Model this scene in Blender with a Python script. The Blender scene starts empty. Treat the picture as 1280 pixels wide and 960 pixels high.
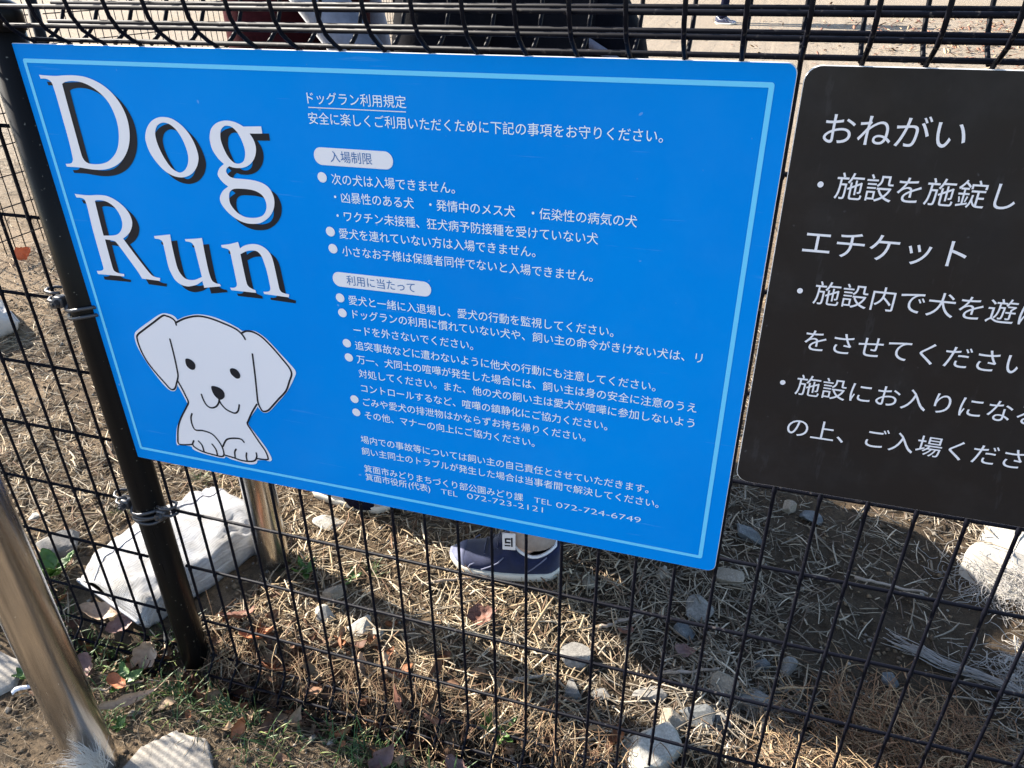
import bpy, bmesh, math, random
import numpy as np
from mathutils import Vector, Matrix

random.seed(7)
RNG = np.random.default_rng(11)
R = math.radians
sc = bpy.context.scene
COL = sc.collection

# ------------------------------------------------------------------ camera
cam = bpy.data.cameras.new('camera')
cam.sensor_width = 36.0
cam.lens = 36.0 * 936.4 / 1280.0
cam.clip_start = 0.02
cam.clip_end = 500
cam_o = bpy.data.objects.new('camera', cam)
COL.objects.link(cam_o)
cx = Vector((0.954976, 0.296587, -0.007572))
cy = -Vector((0.138945, -0.469646, -0.871853))
cz = -Vector((-0.262136, 0.831546, -0.489710))
cam_o.matrix_world = Matrix(((cx.x, cy.x, cz.x, 0.870545), (cx.y, cy.y, cz.y, -0.757718),
                             (cx.z, cy.z, cz.z, 0.678366), (0, 0, 0, 1)))
sc.camera = cam_o

# ------------------------------------------------------------------ sky, sun, exposure
SUN_EL = R(31)
TRAVEL = Vector((0.972, -0.235, 0)).normalized()          # the way the light runs over the ground
world = bpy.data.worlds.new('World')
sc.world = world
world.use_nodes = True
wn = world.node_tree
sky = wn.nodes.new('ShaderNodeTexSky')
sky.sky_type = 'NISHITA'
sky.sun_disc = False
sky.sun_elevation = SUN_EL
sky.sun_rotation = math.atan2(-TRAVEL.x, -TRAVEL.y)
wn.links.new(sky.outputs[0], wn.nodes['Background'].inputs[0])
wn.nodes['Background'].inputs[1].default_value = 0.098
sun = bpy.data.lights.new('sun', 'SUN')
sun.energy = 5.0
sun.angle = R(0.55)
sun.color = (1.0, 0.92, 0.80)
sun_o = bpy.data.objects.new('sun', sun)
COL.objects.link(sun_o)
sd = Vector((TRAVEL.x * math.cos(SUN_EL), TRAVEL.y * math.cos(SUN_EL), -math.sin(SUN_EL)))
sun_o.rotation_euler = sd.to_track_quat('-Z', 'Y').to_euler()
sun_o.location = (-4, 1, 4)
sc.view_settings.view_transform = 'Standard'
sc.view_settings.look = 'None'
sc.view_settings.gamma = 1.0
sc.view_settings.exposure = 2.05
sc.cycles.max_bounces = 6
sc.cycles.diffuse_bounces = 3
sc.cycles.glossy_bounces = 4
sc.cycles.transparent_max_bounces = 4

# ------------------------------------------------------------------ helpers
def tag(o, label=None, cat=None, group=None, kind=None):
    if label: o['label'] = label
    if cat: o['category'] = cat
    if group: o['group'] = group
    if kind: o['kind'] = kind
    return o

def thing(name, label, cat, loc=(0, 0, 0), rz=0.0, group=None):
    o = bpy.data.objects.new(name, None)
    o.empty_display_size = 0.05
    COL.objects.link(o)
    o.location = loc
    o.rotation_euler = (0, 0, rz)
    return tag(o, label, cat, group)

def link(name, me, mat=None, parent=None, smooth=True):
    o = bpy.data.objects.new(name, me)
    COL.objects.link(o)
    if mat is not None and not me.materials:
        me.materials.append(mat)
    if parent: o.parent = parent
    if smooth and len(me.polygons):
        me.polygons.foreach_set('use_smooth', [True] * len(me.polygons))
    return o

def mesh_np(name, V, F, cols=None, attr='tone'):
    """V (n,3) float, F (m,k) int with one k"""
    V = np.asarray(V, np.float32); F = np.asarray(F, np.int32)
    me = bpy.data.meshes.new(name)
    me.vertices.add(len(V)); me.vertices.foreach_set('co', V.ravel())
    k = F.shape[1]
    me.loops.add(F.size); me.loops.foreach_set('vertex_index', F.ravel())
    me.polygons.add(len(F))
    me.polygons.foreach_set('loop_start', np.arange(0, F.size, k, dtype=np.int32))
    me.polygons.foreach_set('loop_total', np.full(len(F), k, np.int32))
    me.update(calc_edges=True)
    if cols is not None:
        a = me.attributes.new(attr, 'FLOAT_COLOR', 'POINT')
        c = np.ones((len(V), 4), np.float32); c[:, :3] = cols
        a.data.foreach_set('color', c.ravel())
    return me

def bm_mesh(bm, name):
    bmesh.ops.recalc_face_normals(bm, faces=bm.faces)
    me = bpy.data.meshes.new(name)
    bm.to_mesh(me); bm.free()
    return me

def tube(bm, pts, r, n=8, cap=True, closed=False):
    pts = [Vector(p) for p in pts]
    rr = r if isinstance(r, (list, tuple)) else [r] * len(pts)
    rings = []
    up = None
    N = len(pts)
    for i, p in enumerate(pts):
        if closed:
            t = (pts[(i + 1) % N] - pts[i - 1])
        else:
            t = (pts[min(i + 1, N - 1)] - pts[max(i - 1, 0)])
        t.normalize()
        if up is None:
            up = Vector((0, 0, 1)) if abs(t.z) < 0.9 else Vector((1, 0, 0))
        a = up - t * up.dot(t)
        if a.length < 1e-5: a = t.orthogonal()
        a.normalize(); up = a
        b = t.cross(a)
        rings.append([bm.verts.new(p + (a * math.cos(2 * math.pi * k / n) + b * math.sin(2 * math.pi * k / n)) * rr[i]) for k in range(n)])
    M = N if closed else N - 1
    for i in range(M):
        A, B = rings[i], rings[(i + 1) % N]
        for k in range(n):
            bm.faces.new((A[k], A[(k + 1) % n], B[(k + 1) % n], B[k]))
    if cap and not closed:
        bm.faces.new(rings[0][::-1]); bm.faces.new(rings[-1])
    return rings

def tube_mesh(name, pts, r, n=8):
    bm = bmesh.new(); tube(bm, pts, r, n); return bm_mesh(bm, name)

def box(bm, cx_, cy_, cz_, sx, sy, sz, bev=0.0, rot=None):
    r = bmesh.ops.create_cube(bm, size=1.0)
    vs = r['verts']
    for v in vs: v.co = Vector((v.co.x * sx, v.co.y * sy, v.co.z * sz))
    if bev > 0:
        es = list({e for v in vs for e in v.link_edges})
        g = bmesh.ops.bevel(bm, geom=es, offset=bev, segments=2, affect='EDGES', profile=0.6)
        vs = list({v for f in g['faces'] for v in f.verts} | {v for v in vs if v.is_valid})
    for v in vs:
        if rot is not None: v.co = rot @ v.co
        v.co += Vector((cx_, cy_, cz_))
    return vs

def loft(bm, rings, cap=True):
    R_ = [[bm.verts.new(p) for p in ring] for ring in rings]
    n = len(R_[0])
    for A, B in zip(R_[:-1], R_[1:]):
        for k in range(n):
            bm.faces.new((A[k], A[(k + 1) % n], B[(k + 1) % n], B[k]))
    if cap:
        bm.faces.new(R_[0][::-1]); bm.faces.new(R_[-1])
    return R_

def ring(c, rx, ry, n=20, ang=0.0, p=2.0):
    out = []
    for k in range(n):
        t = 2 * math.pi * k / n
        x = rx * math.copysign(abs(math.cos(t)) ** (2 / p), math.cos(t))
        y = ry * math.copysign(abs(math.sin(t)) ** (2 / p), math.sin(t))
        out.append(Vector((c[0] + x * math.cos(ang) - y * math.sin(ang), c[1] + x * math.sin(ang) + y * math.cos(ang), c[2])))
    return out

# value noise -----------------------------------------------------------
_T = RNG.random((256, 256))
def vnoise(x, y):
    x = np.asarray(x, float); y = np.asarray(y, float)
    xi = np.floor(x).astype(int); yi = np.floor(y).astype(int)
    fx = x - xi; fy = y - yi
    fx = fx * fx * (3 - 2 * fx); fy = fy * fy * (3 - 2 * fy)
    g = lambda a, b: _T[a & 255, b & 255]
    return (g(xi, yi) * (1 - fx) + g(xi + 1, yi) * fx) * (1 - fy) + (g(xi, yi + 1) * (1 - fx) + g(xi + 1, yi + 1) * fx) * fy
def fbm(x, y, o=4):
    s = 0; a = 0.5
    for i in range(o):
        s = s + a * (vnoise(x * 2 ** i + 17 * i, y * 2 ** i + 31 * i) - 0.5); a *= 0.5
    return s
def sstep(a, b, x):
    t = np.clip((np.asarray(x, float) - a) / (b - a), 0, 1); return t * t * (3 - 2 * t)

def ground_h(x, y):
    x = np.asarray(x, float); y = np.asarray(y, float)
    h = -0.455 + 0.045 * np.maximum(0, y - 1.0)
    near = (1 - 0.55 * sstep(3, 10, np.hypot(x, y))) * (1 - 0.62 * sstep(-0.09, -0.16, y))
    h = h + near * (0.045 * fbm(x * 2.1, y * 2.1, 3) + 0.030 * fbm(x * 9, y * 9, 3) + 0.016 * fbm(x * 37, y * 37, 2))
    h = h + 0.10 * fbm(x * 0.35, y * 0.35, 2) * sstep(2, 7, y)
    h = h - 0.044 * np.exp(-((y + 0.030) / 0.036) ** 2) * sstep(-3, -2.9, x)               # worn gully under the fence
    h = h + 0.012 * np.exp(-((y - 0.075) / 0.05) ** 2)
    h = h - 0.03 * sstep(0.9, 1.2, x) * sstep(1.1, 0.5, y) * sstep(0.05, 0.2, y)
    return h
def gh(x, y): return float(ground_h(np.array([x]), np.array([y]))[0])

# ------------------------------------------------------------------ materials
def mat(name, base=(0.5, 0.5, 0.5), rough=0.6, metal=0.0, spec=0.5):
    m = bpy.data.materials.new(name); m.use_nodes = True
    b = m.node_tree.nodes['Principled BSDF']
    b.inputs['Base Color'].default_value = (*base, 1)
    b.inputs['Roughness'].default_value = rough
    b.inputs['Metallic'].default_value = metal
    b.inputs['Specular IOR Level'].default_value = spec
    return m
class NT:
    def __init__(s, m):
        s.m = m; s.t = m.node_tree; s.b = s.t.nodes['Principled BSDF']
        s.co = s.t.nodes.new('ShaderNodeTexCoord')
    def n(s, typ, **kw):
        k = s.t.nodes.new(typ)
        for a, v in kw.items(): setattr(k, a, v)
        return k
    def l(s, a, b): s.t.links.new(a, b)
    def noise(s, scale, detail=4, rough=0.6, stretch=None, coord='Object'):
        k = s.n('ShaderNodeTexNoise'); k.inputs['Scale'].default_value = scale
        k.inputs['Detail'].default_value = detail; k.inputs['Roughness'].default_value = rough
        if stretch:
            mp = s.n('ShaderNodeMapping'); mp.inputs['Scale'].default_value = stretch
            s.l(s.co.outputs[coord], mp.inputs[0]); s.l(mp.outputs[0], k.inputs['Vector'])
        else: s.l(s.co.outputs[coord], k.inputs['Vector'])
        return k.outputs['Fac']
    def ramp(s, fac, stops):
        k = s.n('ShaderNodeValToRGB'); e = k.color_ramp.elements
        while len(e) < len(stops): e.new(0.5)
        for q, (p, c) in zip(e, stops):
            q.position = p; q.color = (*c, 1) if len(c) == 3 else c
        s.l(fac, k.inputs[0]); return k.outputs[0]
    def mix(s, fac, a, b, mode='MIX'):
        k = s.n('ShaderNodeMix', data_type='RGBA', blend_type=mode)
        for i, v in ((0, fac), (6, a), (7, b)):
            if hasattr(v, 'is_linked'): s.l(v, k.inputs[i])
            elif isinstance(v, (int, float)): k.inputs[i].default_value = v
            else: k.inputs[i].default_value = (*v, 1)
        return k.outputs[2]
    def bump(s, h, strength=0.3, dist=0.002):
        k = s.n('ShaderNodeBump'); k.inputs['Strength'].default_value = strength; k.inputs['Distance'].default_value = dist
        s.l(h, k.inputs['Height']); s.l(k.outputs[0], s.b.inputs['Normal'])
    def attr(s, name):
        k = s.n('ShaderNodeAttribute'); k.attribute_name = name; return k.outputs['Color']
    def base(s, c): s.l(c, s.b.inputs['Base Color'])
    def rough(s, c): s.l(c, s.b.inputs['Roughness'])

def m_ground():
    m = mat('soil', rough=0.95, spec=0.15); t = NT(m)
    a = t.attr('tone')
    n1 = t.ramp(t.noise(60, 6, 0.7), [(0.30, (0.55, 0.53, 0.50)), (0.5, (1, 1, 1)), (0.72, (1.35, 1.3, 1.22))])
    n2 = t.ramp(t.noise(420, 3, 0.7), [(0.30, (0.62, 0.6, 0.58)), (0.5, (1, 1, 1)), (0.68, (1.4, 1.38, 1.34))])
    c = t.mix(1.0, t.mix(1.0, a, n1, 'MULTIPLY'), n2, 'MULTIPLY')
    t.base(c); t.bump(t.noise(180, 8, 0.75), 0.9, 0.010)
    return m
def m_tone(name, rough=0.75, nscale=300, spec=0.25, trans=0.0):
    m = mat(name, rough=rough, spec=spec); t = NT(m)
    a = t.attr('tone')
    n = t.ramp(t.noise(nscale, 3), [(0.3, (0.72, 0.70, 0.68)), (0.6, (1.1, 1.1, 1.1))])
    t.base(t.mix(1.0, a, n, 'MULTIPLY'))
    return m
def m_wire():
    m = mat('black coated wire', rough=0.3, spec=0.30); t = NT(m); t.b.inputs['IOR'].default_value = 1.22
    d = t.ramp(t.noise(140, 4), [(0.62, (0.004, 0.0044, 0.008)), (0.72, (0.055, 0.050, 0.050))])
    t.base(d)
    t.rough(t.ramp(t.noise(60, 3), [(0.35, (0.46,) * 3), (0.7, (0.60,) * 3)]))
    return m
def m_post():
    m = mat('black post paint', rough=0.45, spec=0.09); t = NT(m)
    specks = t.ramp(t.noise(170, 2, 0.4), [(0.71, (0.007, 0.0065, 0.0065)), (0.76, (0.13, 0.12, 0.10))])
    t.base(specks)
    t.rough(t.ramp(t.noise(8, 3, stretch=(9, 9, 0.4)), [(0.3, (0.25,) * 3), (0.7, (0.45,) * 3)]))
    return m
def m_steel():
    m = mat('stainless steel', (0.60, 0.56, 0.51), 0.10, 1.0); t = NT(m)
    s = t.noise(30, 5, 0.7, stretch=(14, 14, 0.35))
    t.base(t.ramp(s, [(0.3, (0.42, 0.415, 0.41)), (0.7, (0.60, 0.595, 0.59))]))
    t.rough(t.ramp(t.noise(12, 6, 0.7, stretch=(6, 6, 0.8)), [(0.3, (0.17,) * 3), (0.75, (0.30,) * 3)]))
    t.bump(s, 0.015, 0.001)
    return m
def m_blue():
    m = mat('blue sign face', (0.0, 0.185, 0.80), 0.34, spec=0.03); t = NT(m)
    sp = t.ramp(t.noise(95, 1, 0.3), [(0.80, (0, 0, 0)), (0.84, (0.55, 0.55, 0.55))])
    sc1 = t.noise(7, 4, 0.6, stretch=(1.0, 1, 22))
    sc2 = t.ramp(sc1, [(0.66, (0, 0, 0)), (0.70, (0.07, 0.07, 0.07)), (0.74, (0, 0, 0))])
    big = t.ramp(t.noise(2.2, 3), [(0.3, (0.0, 0.222, 0.72)), (0.7, (0.0, 0.262, 0.78))])
    dust = t.ramp(t.noise(5, 6, 0.75), [(0.46, (0, 0, 0)), (0.75, (0.025, 0.025, 0.025))]); big = t.mix(dust, big, (0.30, 0.50, 0.80)); c = t.mix(sp, big, (0.22, 0.42, 0.80)); c = t.mix(sc2, c, (0.35, 0.55, 0.85)); t.base(c)
    t.rough(t.ramp(t.noise(16, 5), [(0.35, (0.30,) * 3), (0.7, (0.46,) * 3)]))
    return m
def m_black():
    m = mat('charcoal sign face', (0.024, 0.021, 0.021), 0.4, spec=0.2); t = NT(m)
    sm = t.ramp(t.noise(9, 5, 0.7), [(0.50, (0, 0, 0)), (0.74, (0.20, 0.20, 0.20))])
    sc1 = t.ramp(t.noise(6, 5, 0.65, stretch=(9, 1, 2.2)), [(0.60, (0, 0, 0)), (0.66, (0.07,) * 3), (0.71, (0, 0, 0))])
    dots = t.ramp(t.noise(120, 1, 0.3), [(0.77, (0, 0, 0)), (0.82, (0.4,) * 3)])
    c = t.mix(sm, (0.015, 0.013, 0.0135), (0.060, 0.057, 0.060)); c = t.mix(sc1, c, (0.15, 0.15, 0.17)); c = t.mix(dots, c, (0.12, 0.12, 0.13))
    t.base(c); t.rough(t.ramp(t.noise(14, 5), [(0.35, (0.33,) * 3), (0.7, (0.55,) * 3)]))
    return m
def m_cloth(name, base, rough=0.9, scale=900, amt=0.25, fuzz=0.0):
    m = mat(name, base, rough, spec=0.2); t = NT(m)
    lo = tuple(v * (1 - amt) for v in base); hi = tuple(min(1, v * (1 + amt)) for v in base)
    t.base(t.ramp(t.noise(scale * 0.06, 5, 0.7), [(0.3, lo), (0.7, hi)]))
    t.bump(t.noise(scale, 2), 0.35, 0.001)
    m.node_tree.nodes['Principled BSDF'].inputs['Sheen Weight'].default_value = fuzz
    return m
def m_bag():
    m = mat('woven white sack', (0.6, 0.6, 0.63), 0.55, spec=0.25); t = NT(m)
    w1 = t.n('ShaderNodeTexWave'); w1.inputs['Scale'].default_value = 150; w1.bands_direction = 'X'
    w2 = t.n('ShaderNodeTexWave'); w2.inputs['Scale'].default_value = 150; w2.bands_direction = 'Y'
    t.l(t.co.outputs['Object'], w1.inputs[0]); t.l(t.co.outputs['Object'], w2.inputs[0])
    mx = t.n('ShaderNodeMath', operation='ADD'); t.l(w1.outputs['Fac'], mx.inputs[0]); t.l(w2.outputs['Fac'], mx.inputs[1])
    dirt = t.ramp(t.noise(11, 6, 0.7), [(0.38, (0.38, 0.39, 0.415)), (0.56, (0.31, 0.305, 0.30)), (0.74, (0.17, 0.15, 0.125))])
    wv = t.n('ShaderNodeTexWave'); wv.inputs['Scale'].default_value = 55; wv.bands_direction = 'Y'; wv.inputs['Distortion'].default_value = 1.5; t.l(t.co.outputs['Object'], wv.inputs[0])
    t.base(t.mix(1.0, dirt, t.ramp(wv.outputs['Fac'], [(0.2, (0.86, 0.86, 0.87)), (0.7, (1.04, 1.04, 1.04))]), 'MULTIPLY'))
    big = t.noise(16, 5, 0.6, stretch=(1, 2.4, 1)); sc_ = t.n('ShaderNodeMath', operation='MULTIPLY_ADD'); sc_.inputs[1].default_value = 0.07
    t.l(mx.outputs[0], sc_.inputs[0]); t.l(big, sc_.inputs[2]); t.bump(sc_.outputs[0], 0.9, 0.016)
    return m
def m_stone(name, a, b):
    m = mat(name, a, 0.85, spec=0.25); t = NT(m)
    t.base(t.mix(1.0, t.ramp(t.noise(38, 7, 0.7), [(0.3, tuple(v * 0.7 for v in a)), (0.55, a), (0.75, b)]),
                 t.ramp(t.noise(300, 3), [(0.3, (0.75,) * 3), (0.7, (1.15,) * 3)]), 'MULTIPLY'))
    t.bump(t.noise(90, 8, 0.7), 0.6, 0.003)
    return m
def m_leaf(name, a, b):
    m = mat(name, a, 0.6, spec=0.3); t = NT(m)
    c = t.ramp(t.noise(26, 6, 0.7), [(0.3, tuple(v * 0.55 for v in a)), (0.5, a), (0.72, b)])
    sp = t.ramp(t.noise(130, 2, 0.4), [(0.68, (1, 1, 1)), (0.74, (0.35, 0.30, 0.25))])
    t.base(t.mix(1.0, c, sp, 'MULTIPLY'))
    t.bump(t.noise(60, 5, stretch=(1, 5, 1)), 0.5, 0.002)
    m.node_tree.nodes['Principled BSDF'].inputs['Subsurface Weight'].default_value = 0.0
    return m
def m_concrete():
    m = mat('concrete', (0.42, 0.39, 0.35), 0.9, spec=0.2); t = NT(m)
    t.base(t.mix(1.0, t.ramp(t.noise(14, 7, 0.7), [(0.3, (0.22, 0.20, 0.175)), (0.7, (0.34, 0.315, 0.28))]),
                 t.ramp(t.noise(350, 2), [(0.3, (0.8,) * 3), (0.7, (1.1,) * 3)]), 'MULTIPLY'))
    t.bump(t.noise(120, 6), 0.5, 0.003)
    return m

M = dict(
    soil=m_ground(), wire=m_wire(), post=m_post(), steel=m_steel(), blue=m_blue(), black=m_black(),
    edge=mat('pale panel edge', (0.62, 0.62, 0.64), 0.45), textwhite=mat('white lettering', (0.86, 0.91, 0.93), 0.45, spec=0.2), white=mat('white print', (0.80, 0.78, 0.82), 0.45, spec=0.25),
    pale=mat('pale blue print', (0.15, 0.62, 0.95), 0.42, spec=0.2), ink=mat('black print', (0.015, 0.016, 0.022), 0.42, spec=0.15),
    pilltext=mat('blue print', (0.03, 0.15, 0.40), 0.45),
    straw=m_tone('dry straw', 0.7, 160), grass=m_tone('green grass', 0.55, 120, 0.35), gravel=m_tone('gravel', 0.9, 200, 0.2),
    grubby=m_cloth('grubby sack cloth', (0.34, 0.32, 0.30), 0.8, 60, 0.35), bag=m_bag(), concrete=m_concrete(), seam=mat('sack seam', (0.34, 0.34, 0.36), 0.8),
    fibre=m_cloth('frayed white fibre', (0.30, 0.28, 0.26), 0.7, 400, 0.15),
    galv=mat('galvanised clamp', (0.06, 0.06, 0.066), 0.40, 0.5), darkgap=mat('dark plastic', (0.02, 0.02, 0.022), 0.5),
    sackcream=m_cloth('frayed cream sack', (0.30, 0.28, 0.245), 0.9, 120, 0.3), feather=mat('white down', (0.55, 0.525, 0.49), 0.9), skin=m_cloth('skin', (0.55, 0.36, 0.27), 0.55, 200, 0.08),
    navy=m_cloth('navy suede', (0.006, 0.011, 0.042), 0.85, 800, 0.3, 0.3), navyd=m_cloth('dark navy fabric', (0.008, 0.009, 0.022), 0.9, 800, 0.3),
    toe=m_cloth('blue grey rubber toe', (0.13, 0.14, 0.21), 0.75, 500, 0.15),
    sole=m_cloth('cream rubber', (0.52, 0.49, 0.42), 0.6, 300, 0.10), trim=mat('white piping', (0.66, 0.66, 0.70), 0.6),
    beige=m_cloth('beige trousers', (0.28, 0.24, 0.22), 0.9, 700, 0.18), coat=m_cloth('black coat', (0.004, 0.004, 0.006), 0.8, 500, 0.3),
    maroon=m_cloth('maroon knit', (0.035, 0.008, 0.010), 0.95, 300, 0.5, 0.2), fleece=m_cloth('grey fleece', (0.17, 0.175, 0.21), 1.0, 240, 0.45, 0.4),
    hair=m_cloth('dark hair', (0.012, 0.009, 0.008), 0.5, 400, 0.3), strap=m_cloth('grey webbing', (0.13, 0.13, 0.17), 0.8, 500, 0.2),
    paleshoe=m_cloth('pale canvas', (0.34, 0.31, 0.28), 0.8, 500, 0.12), weed=mat('weed leaf', (0.055, 0.12, 0.018), 0.5),
    stem=mat('weed stem', (0.30, 0.20, 0.12), 0.7), twig=m_leaf('twig bark', (0.24, 0.19, 0.15), (0.36, 0.30, 0.25)),
    orange=mat('orange leaf', (0.55, 0.10, 0.02), 0.6), eye=mat('eye', (0.02, 0.015, 0.01), 0.2), lip=mat('lip', (0.35, 0.12, 0.10), 0.5),
)
for _k in ('coat', 'navyd', 'maroon'):
    M[_k].node_tree.nodes['Principled BSDF'].inputs['Specular IOR Level'].default_value = 0.03
    M[_k].node_tree.nodes['Principled BSDF'].inputs['Sheen Weight'].default_value = 0.0

LETTERS = [[[(38.0,565.5,1),(48.6,565.0),(63.8,565.0),(77.2,566.0),(94.1,566.3),(110.0,564.4),(127.7,557.8),(140.7,547.8),(149.2,534.9),(152.9,520.8),(152.0,506.4),(147.8,493.0),(140.3,480.7),(129.2,469.5),(116.3,461.9),(101.2,457.1),(85.1,455.3),(69.7,455.9),(58.2,456.7),(39.2,456.5,1),(38.5,459.9,1),(45.7,460.6),(49.8,462.5),(52.2,465.7),(53.0,469.6),(54.5,489.6),(54.9,516.5),(55.1,539.8),(54.7,551.2),(54.0,556.9),(50.6,560.3),(45.4,561.5),(38.8,561.3,1)],[(69.3,556.2,1),(75.4,558.7),(86.2,560.0),(98.8,559.0),(112.0,554.5),(123.9,546.5),(131.7,537.0),(135.8,524.4),(136.6,512.9),(134.7,501.2),(130.2,489.1),(124.0,479.8),(116.0,472.5),(106.4,466.6),(95.7,463.4),(85.6,462.3),(76.1,462.8),(71.1,465.3),(68.8,469.8),(68.3,476.7),(68.5,503.8),(68.8,533.1)]],[[(173.0,499.5),(178.0,509.5),(186.6,518.0),(197.2,523.0),(207.5,524.2),(218.0,522.6),(228.3,516.7),(236.8,507.5),(241.9,496.5),(244.0,485.2),(242.9,476.9),(237.5,467.3),(228.3,459.2),(218.0,455.1),(209.6,454.2),(199.7,455.9),(188.9,461.8),(180.3,471.4),(174.8,481.3),(172.6,491.2)],[(189.0,505.2),(193.2,512.7),(199.4,516.7),(205.8,517.9),(213.2,516.0),(220.6,510.0),(226.0,500.5),(229.0,489.3),(229.1,479.4),(226.2,470.8),(220.3,463.7),(213.3,460.2),(207.4,461.2),(200.4,465.9),(194.7,474.8),(190.5,485.5),(188.4,496.1)]],[[(337.5,519.8,1),(337.4,511.9,1),(327.0,511.4),(320.6,511.2,1),(324.6,504.0),(325.8,496.2),(323.8,488.1),(318.9,480.6),(310.9,474.4),(301.6,471.3),(291.7,470.7),(284.6,472.1,1),(280.6,469.2),(278.9,465.8),(280.1,462.5),(283.8,459.4),(291.0,458.2),(302.7,458.2),(316.1,457.4),(327.1,454.8),(334.8,449.5),(338.7,439.7),(337.7,429.5),(333.1,420.5),(325.8,413.0),(315.8,406.9),(305.3,404.3),(293.3,404.2),(281.9,407.6),(272.2,413.9),(264.9,422.1),(262.2,429.8),(264.1,436.0),(269.6,442.4),(277.8,447.7,1),(271.8,451.9),(267.9,456.7),(266.1,461.6),(269.5,467.7),(273.3,471.2),(277.9,474.3,1),(271.4,480.2),(265.8,489.7),(264.6,499.3),(265.9,506.6),(269.6,513.9),(276.8,519.8),(285.2,523.0),(294.0,524.1),(303.2,523.0),(309.3,520.8),(313.9,518.5,1)],[(281.2,509.7),(283.1,513.8),(287.8,517.6),(292.7,518.5),(298.2,517.2),(303.7,512.4),(307.8,504.7),(310.1,495.3),(309.9,488.1),(307.0,480.7),(301.8,476.8),(295.8,475.9),(290.4,478.0),(285.0,484.3),(281.4,493.8),(279.9,502.5)],[(277.1,438.6),(280.7,443.2),(286.2,445.6),(294.3,446.3),(306.0,446.3),(315.5,444.8),(322.5,441.1),(326.2,435.4),(326.9,428.6),(324.5,421.6),(319.5,416.0),(312.0,412.8),(302.8,411.5),(292.9,412.1),(284.7,415.8),(278.9,421.5),(275.6,429.0)]],[[(38.7,421.6,1),(48.5,421.1),(61.7,421.3),(75.3,422.7),(88.2,422.9),(100.0,419.6),(110.6,412.9),(117.9,404.3),(120.4,394.6),(118.8,386.8),(113.5,378.5),(107.0,372.5),(98.1,366.9,1),(104.0,357.1),(111.5,345.0),(120.5,331.2),(125.7,323.6),(130.0,319.1),(135.1,317.2),(142.4,316.6,1),(140.8,312.3,1),(112.0,312.5,1),(108.1,321.7),(98.3,338.8),(89.6,353.4),(84.5,360.9),(79.4,362.5),(72.9,363.0),(67.6,363.0,1),(67.2,348.8),(67.0,330.7),(67.1,322.4),(68.7,318.4),(73.9,316.5),(83.5,315.8,1),(82.6,312.4,1),(38.4,311.3,1),(37.9,315.7,1),(43.6,316.3),(48.7,318.0),(51.0,320.8),(51.2,324.1),(51.3,347.3),(51.7,376.3),(53.4,403.1),(53.3,410.8),(52.1,415.3),(47.1,417.0),(40.1,417.0,1)],[(68.8,414.7,1),(73.9,416.0),(84.0,415.8),(92.3,413.0),(99.4,406.7),(103.3,398.6),(103.9,390.2),(102.2,383.8),(97.7,377.1),(91.0,372.1),(83.7,369.9),(75.8,368.9),(67.0,368.1,1),(67.6,389.5)]],[[(149.4,374.9,1),(162.6,377.1),(175.4,379.4,1),(174.3,363.5),(174.1,341.4),(175.2,331.2),(179.1,323.8),(184.0,320.0),(191.5,319.1),(199.7,320.8),(210.2,325.4,1),(209.7,345.1),(209.0,363.5),(208.0,368.3),(205.9,371.1),(201.4,372.2),(197.3,372.3,1),(196.9,375.1,1),(210.2,376.8),(223.5,379.1,1),(222.8,359.8),(222.7,336.2),(223.9,325.2),(225.8,321.1),(230.1,318.9),(236.0,318.4,1),(236.8,315.4,1),(210.1,310.3,1),(209.5,319.8,1),(199.9,313.9),(191.3,310.8),(183.1,309.3),(173.7,310.9),(166.3,316.3),(162.6,324.7),(160.5,334.9),(160.9,353.8),(160.8,367.3),(158.8,370.4),(155.2,371.5),(149.8,371.6,1)]],[[(250.4,372.3,1),(263.4,374.8),(276.5,378.8,1),(277.4,370.3,1),(283.3,374.1),(291.1,376.9),(300.3,378.3),(309.0,377.0),(316.2,372.9),(321.1,366.1),(322.9,356.5),(324.0,338.5),(324.8,323.5),(325.9,319.4),(329.1,316.9),(337.9,315.7,1),(336.8,311.6,1),(300.8,312.2,1),(300.4,315.1,1),(306.1,315.8),(309.7,317.2),(311.5,320.3),(311.8,324.6),(311.1,342.1),(309.2,355.1),(307.1,363.1),(302.8,368.4),(296.8,369.7),(289.4,368.7),(283.5,366.5),(276.5,362.9,1),(276.8,343.5),(277.5,325.0),(279.3,320.1),(282.5,317.9),(288.9,315.7,1),(288.8,312.2,1),(251.8,311.8,1),(250.7,315.2,1),(255.8,315.4),(259.9,317.1),(262.2,320.8),(262.4,328.5),(262.2,348.7),(261.8,363.6),(260.7,366.8),(257.4,368.4),(250.8,369.1,1)]]]
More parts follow.
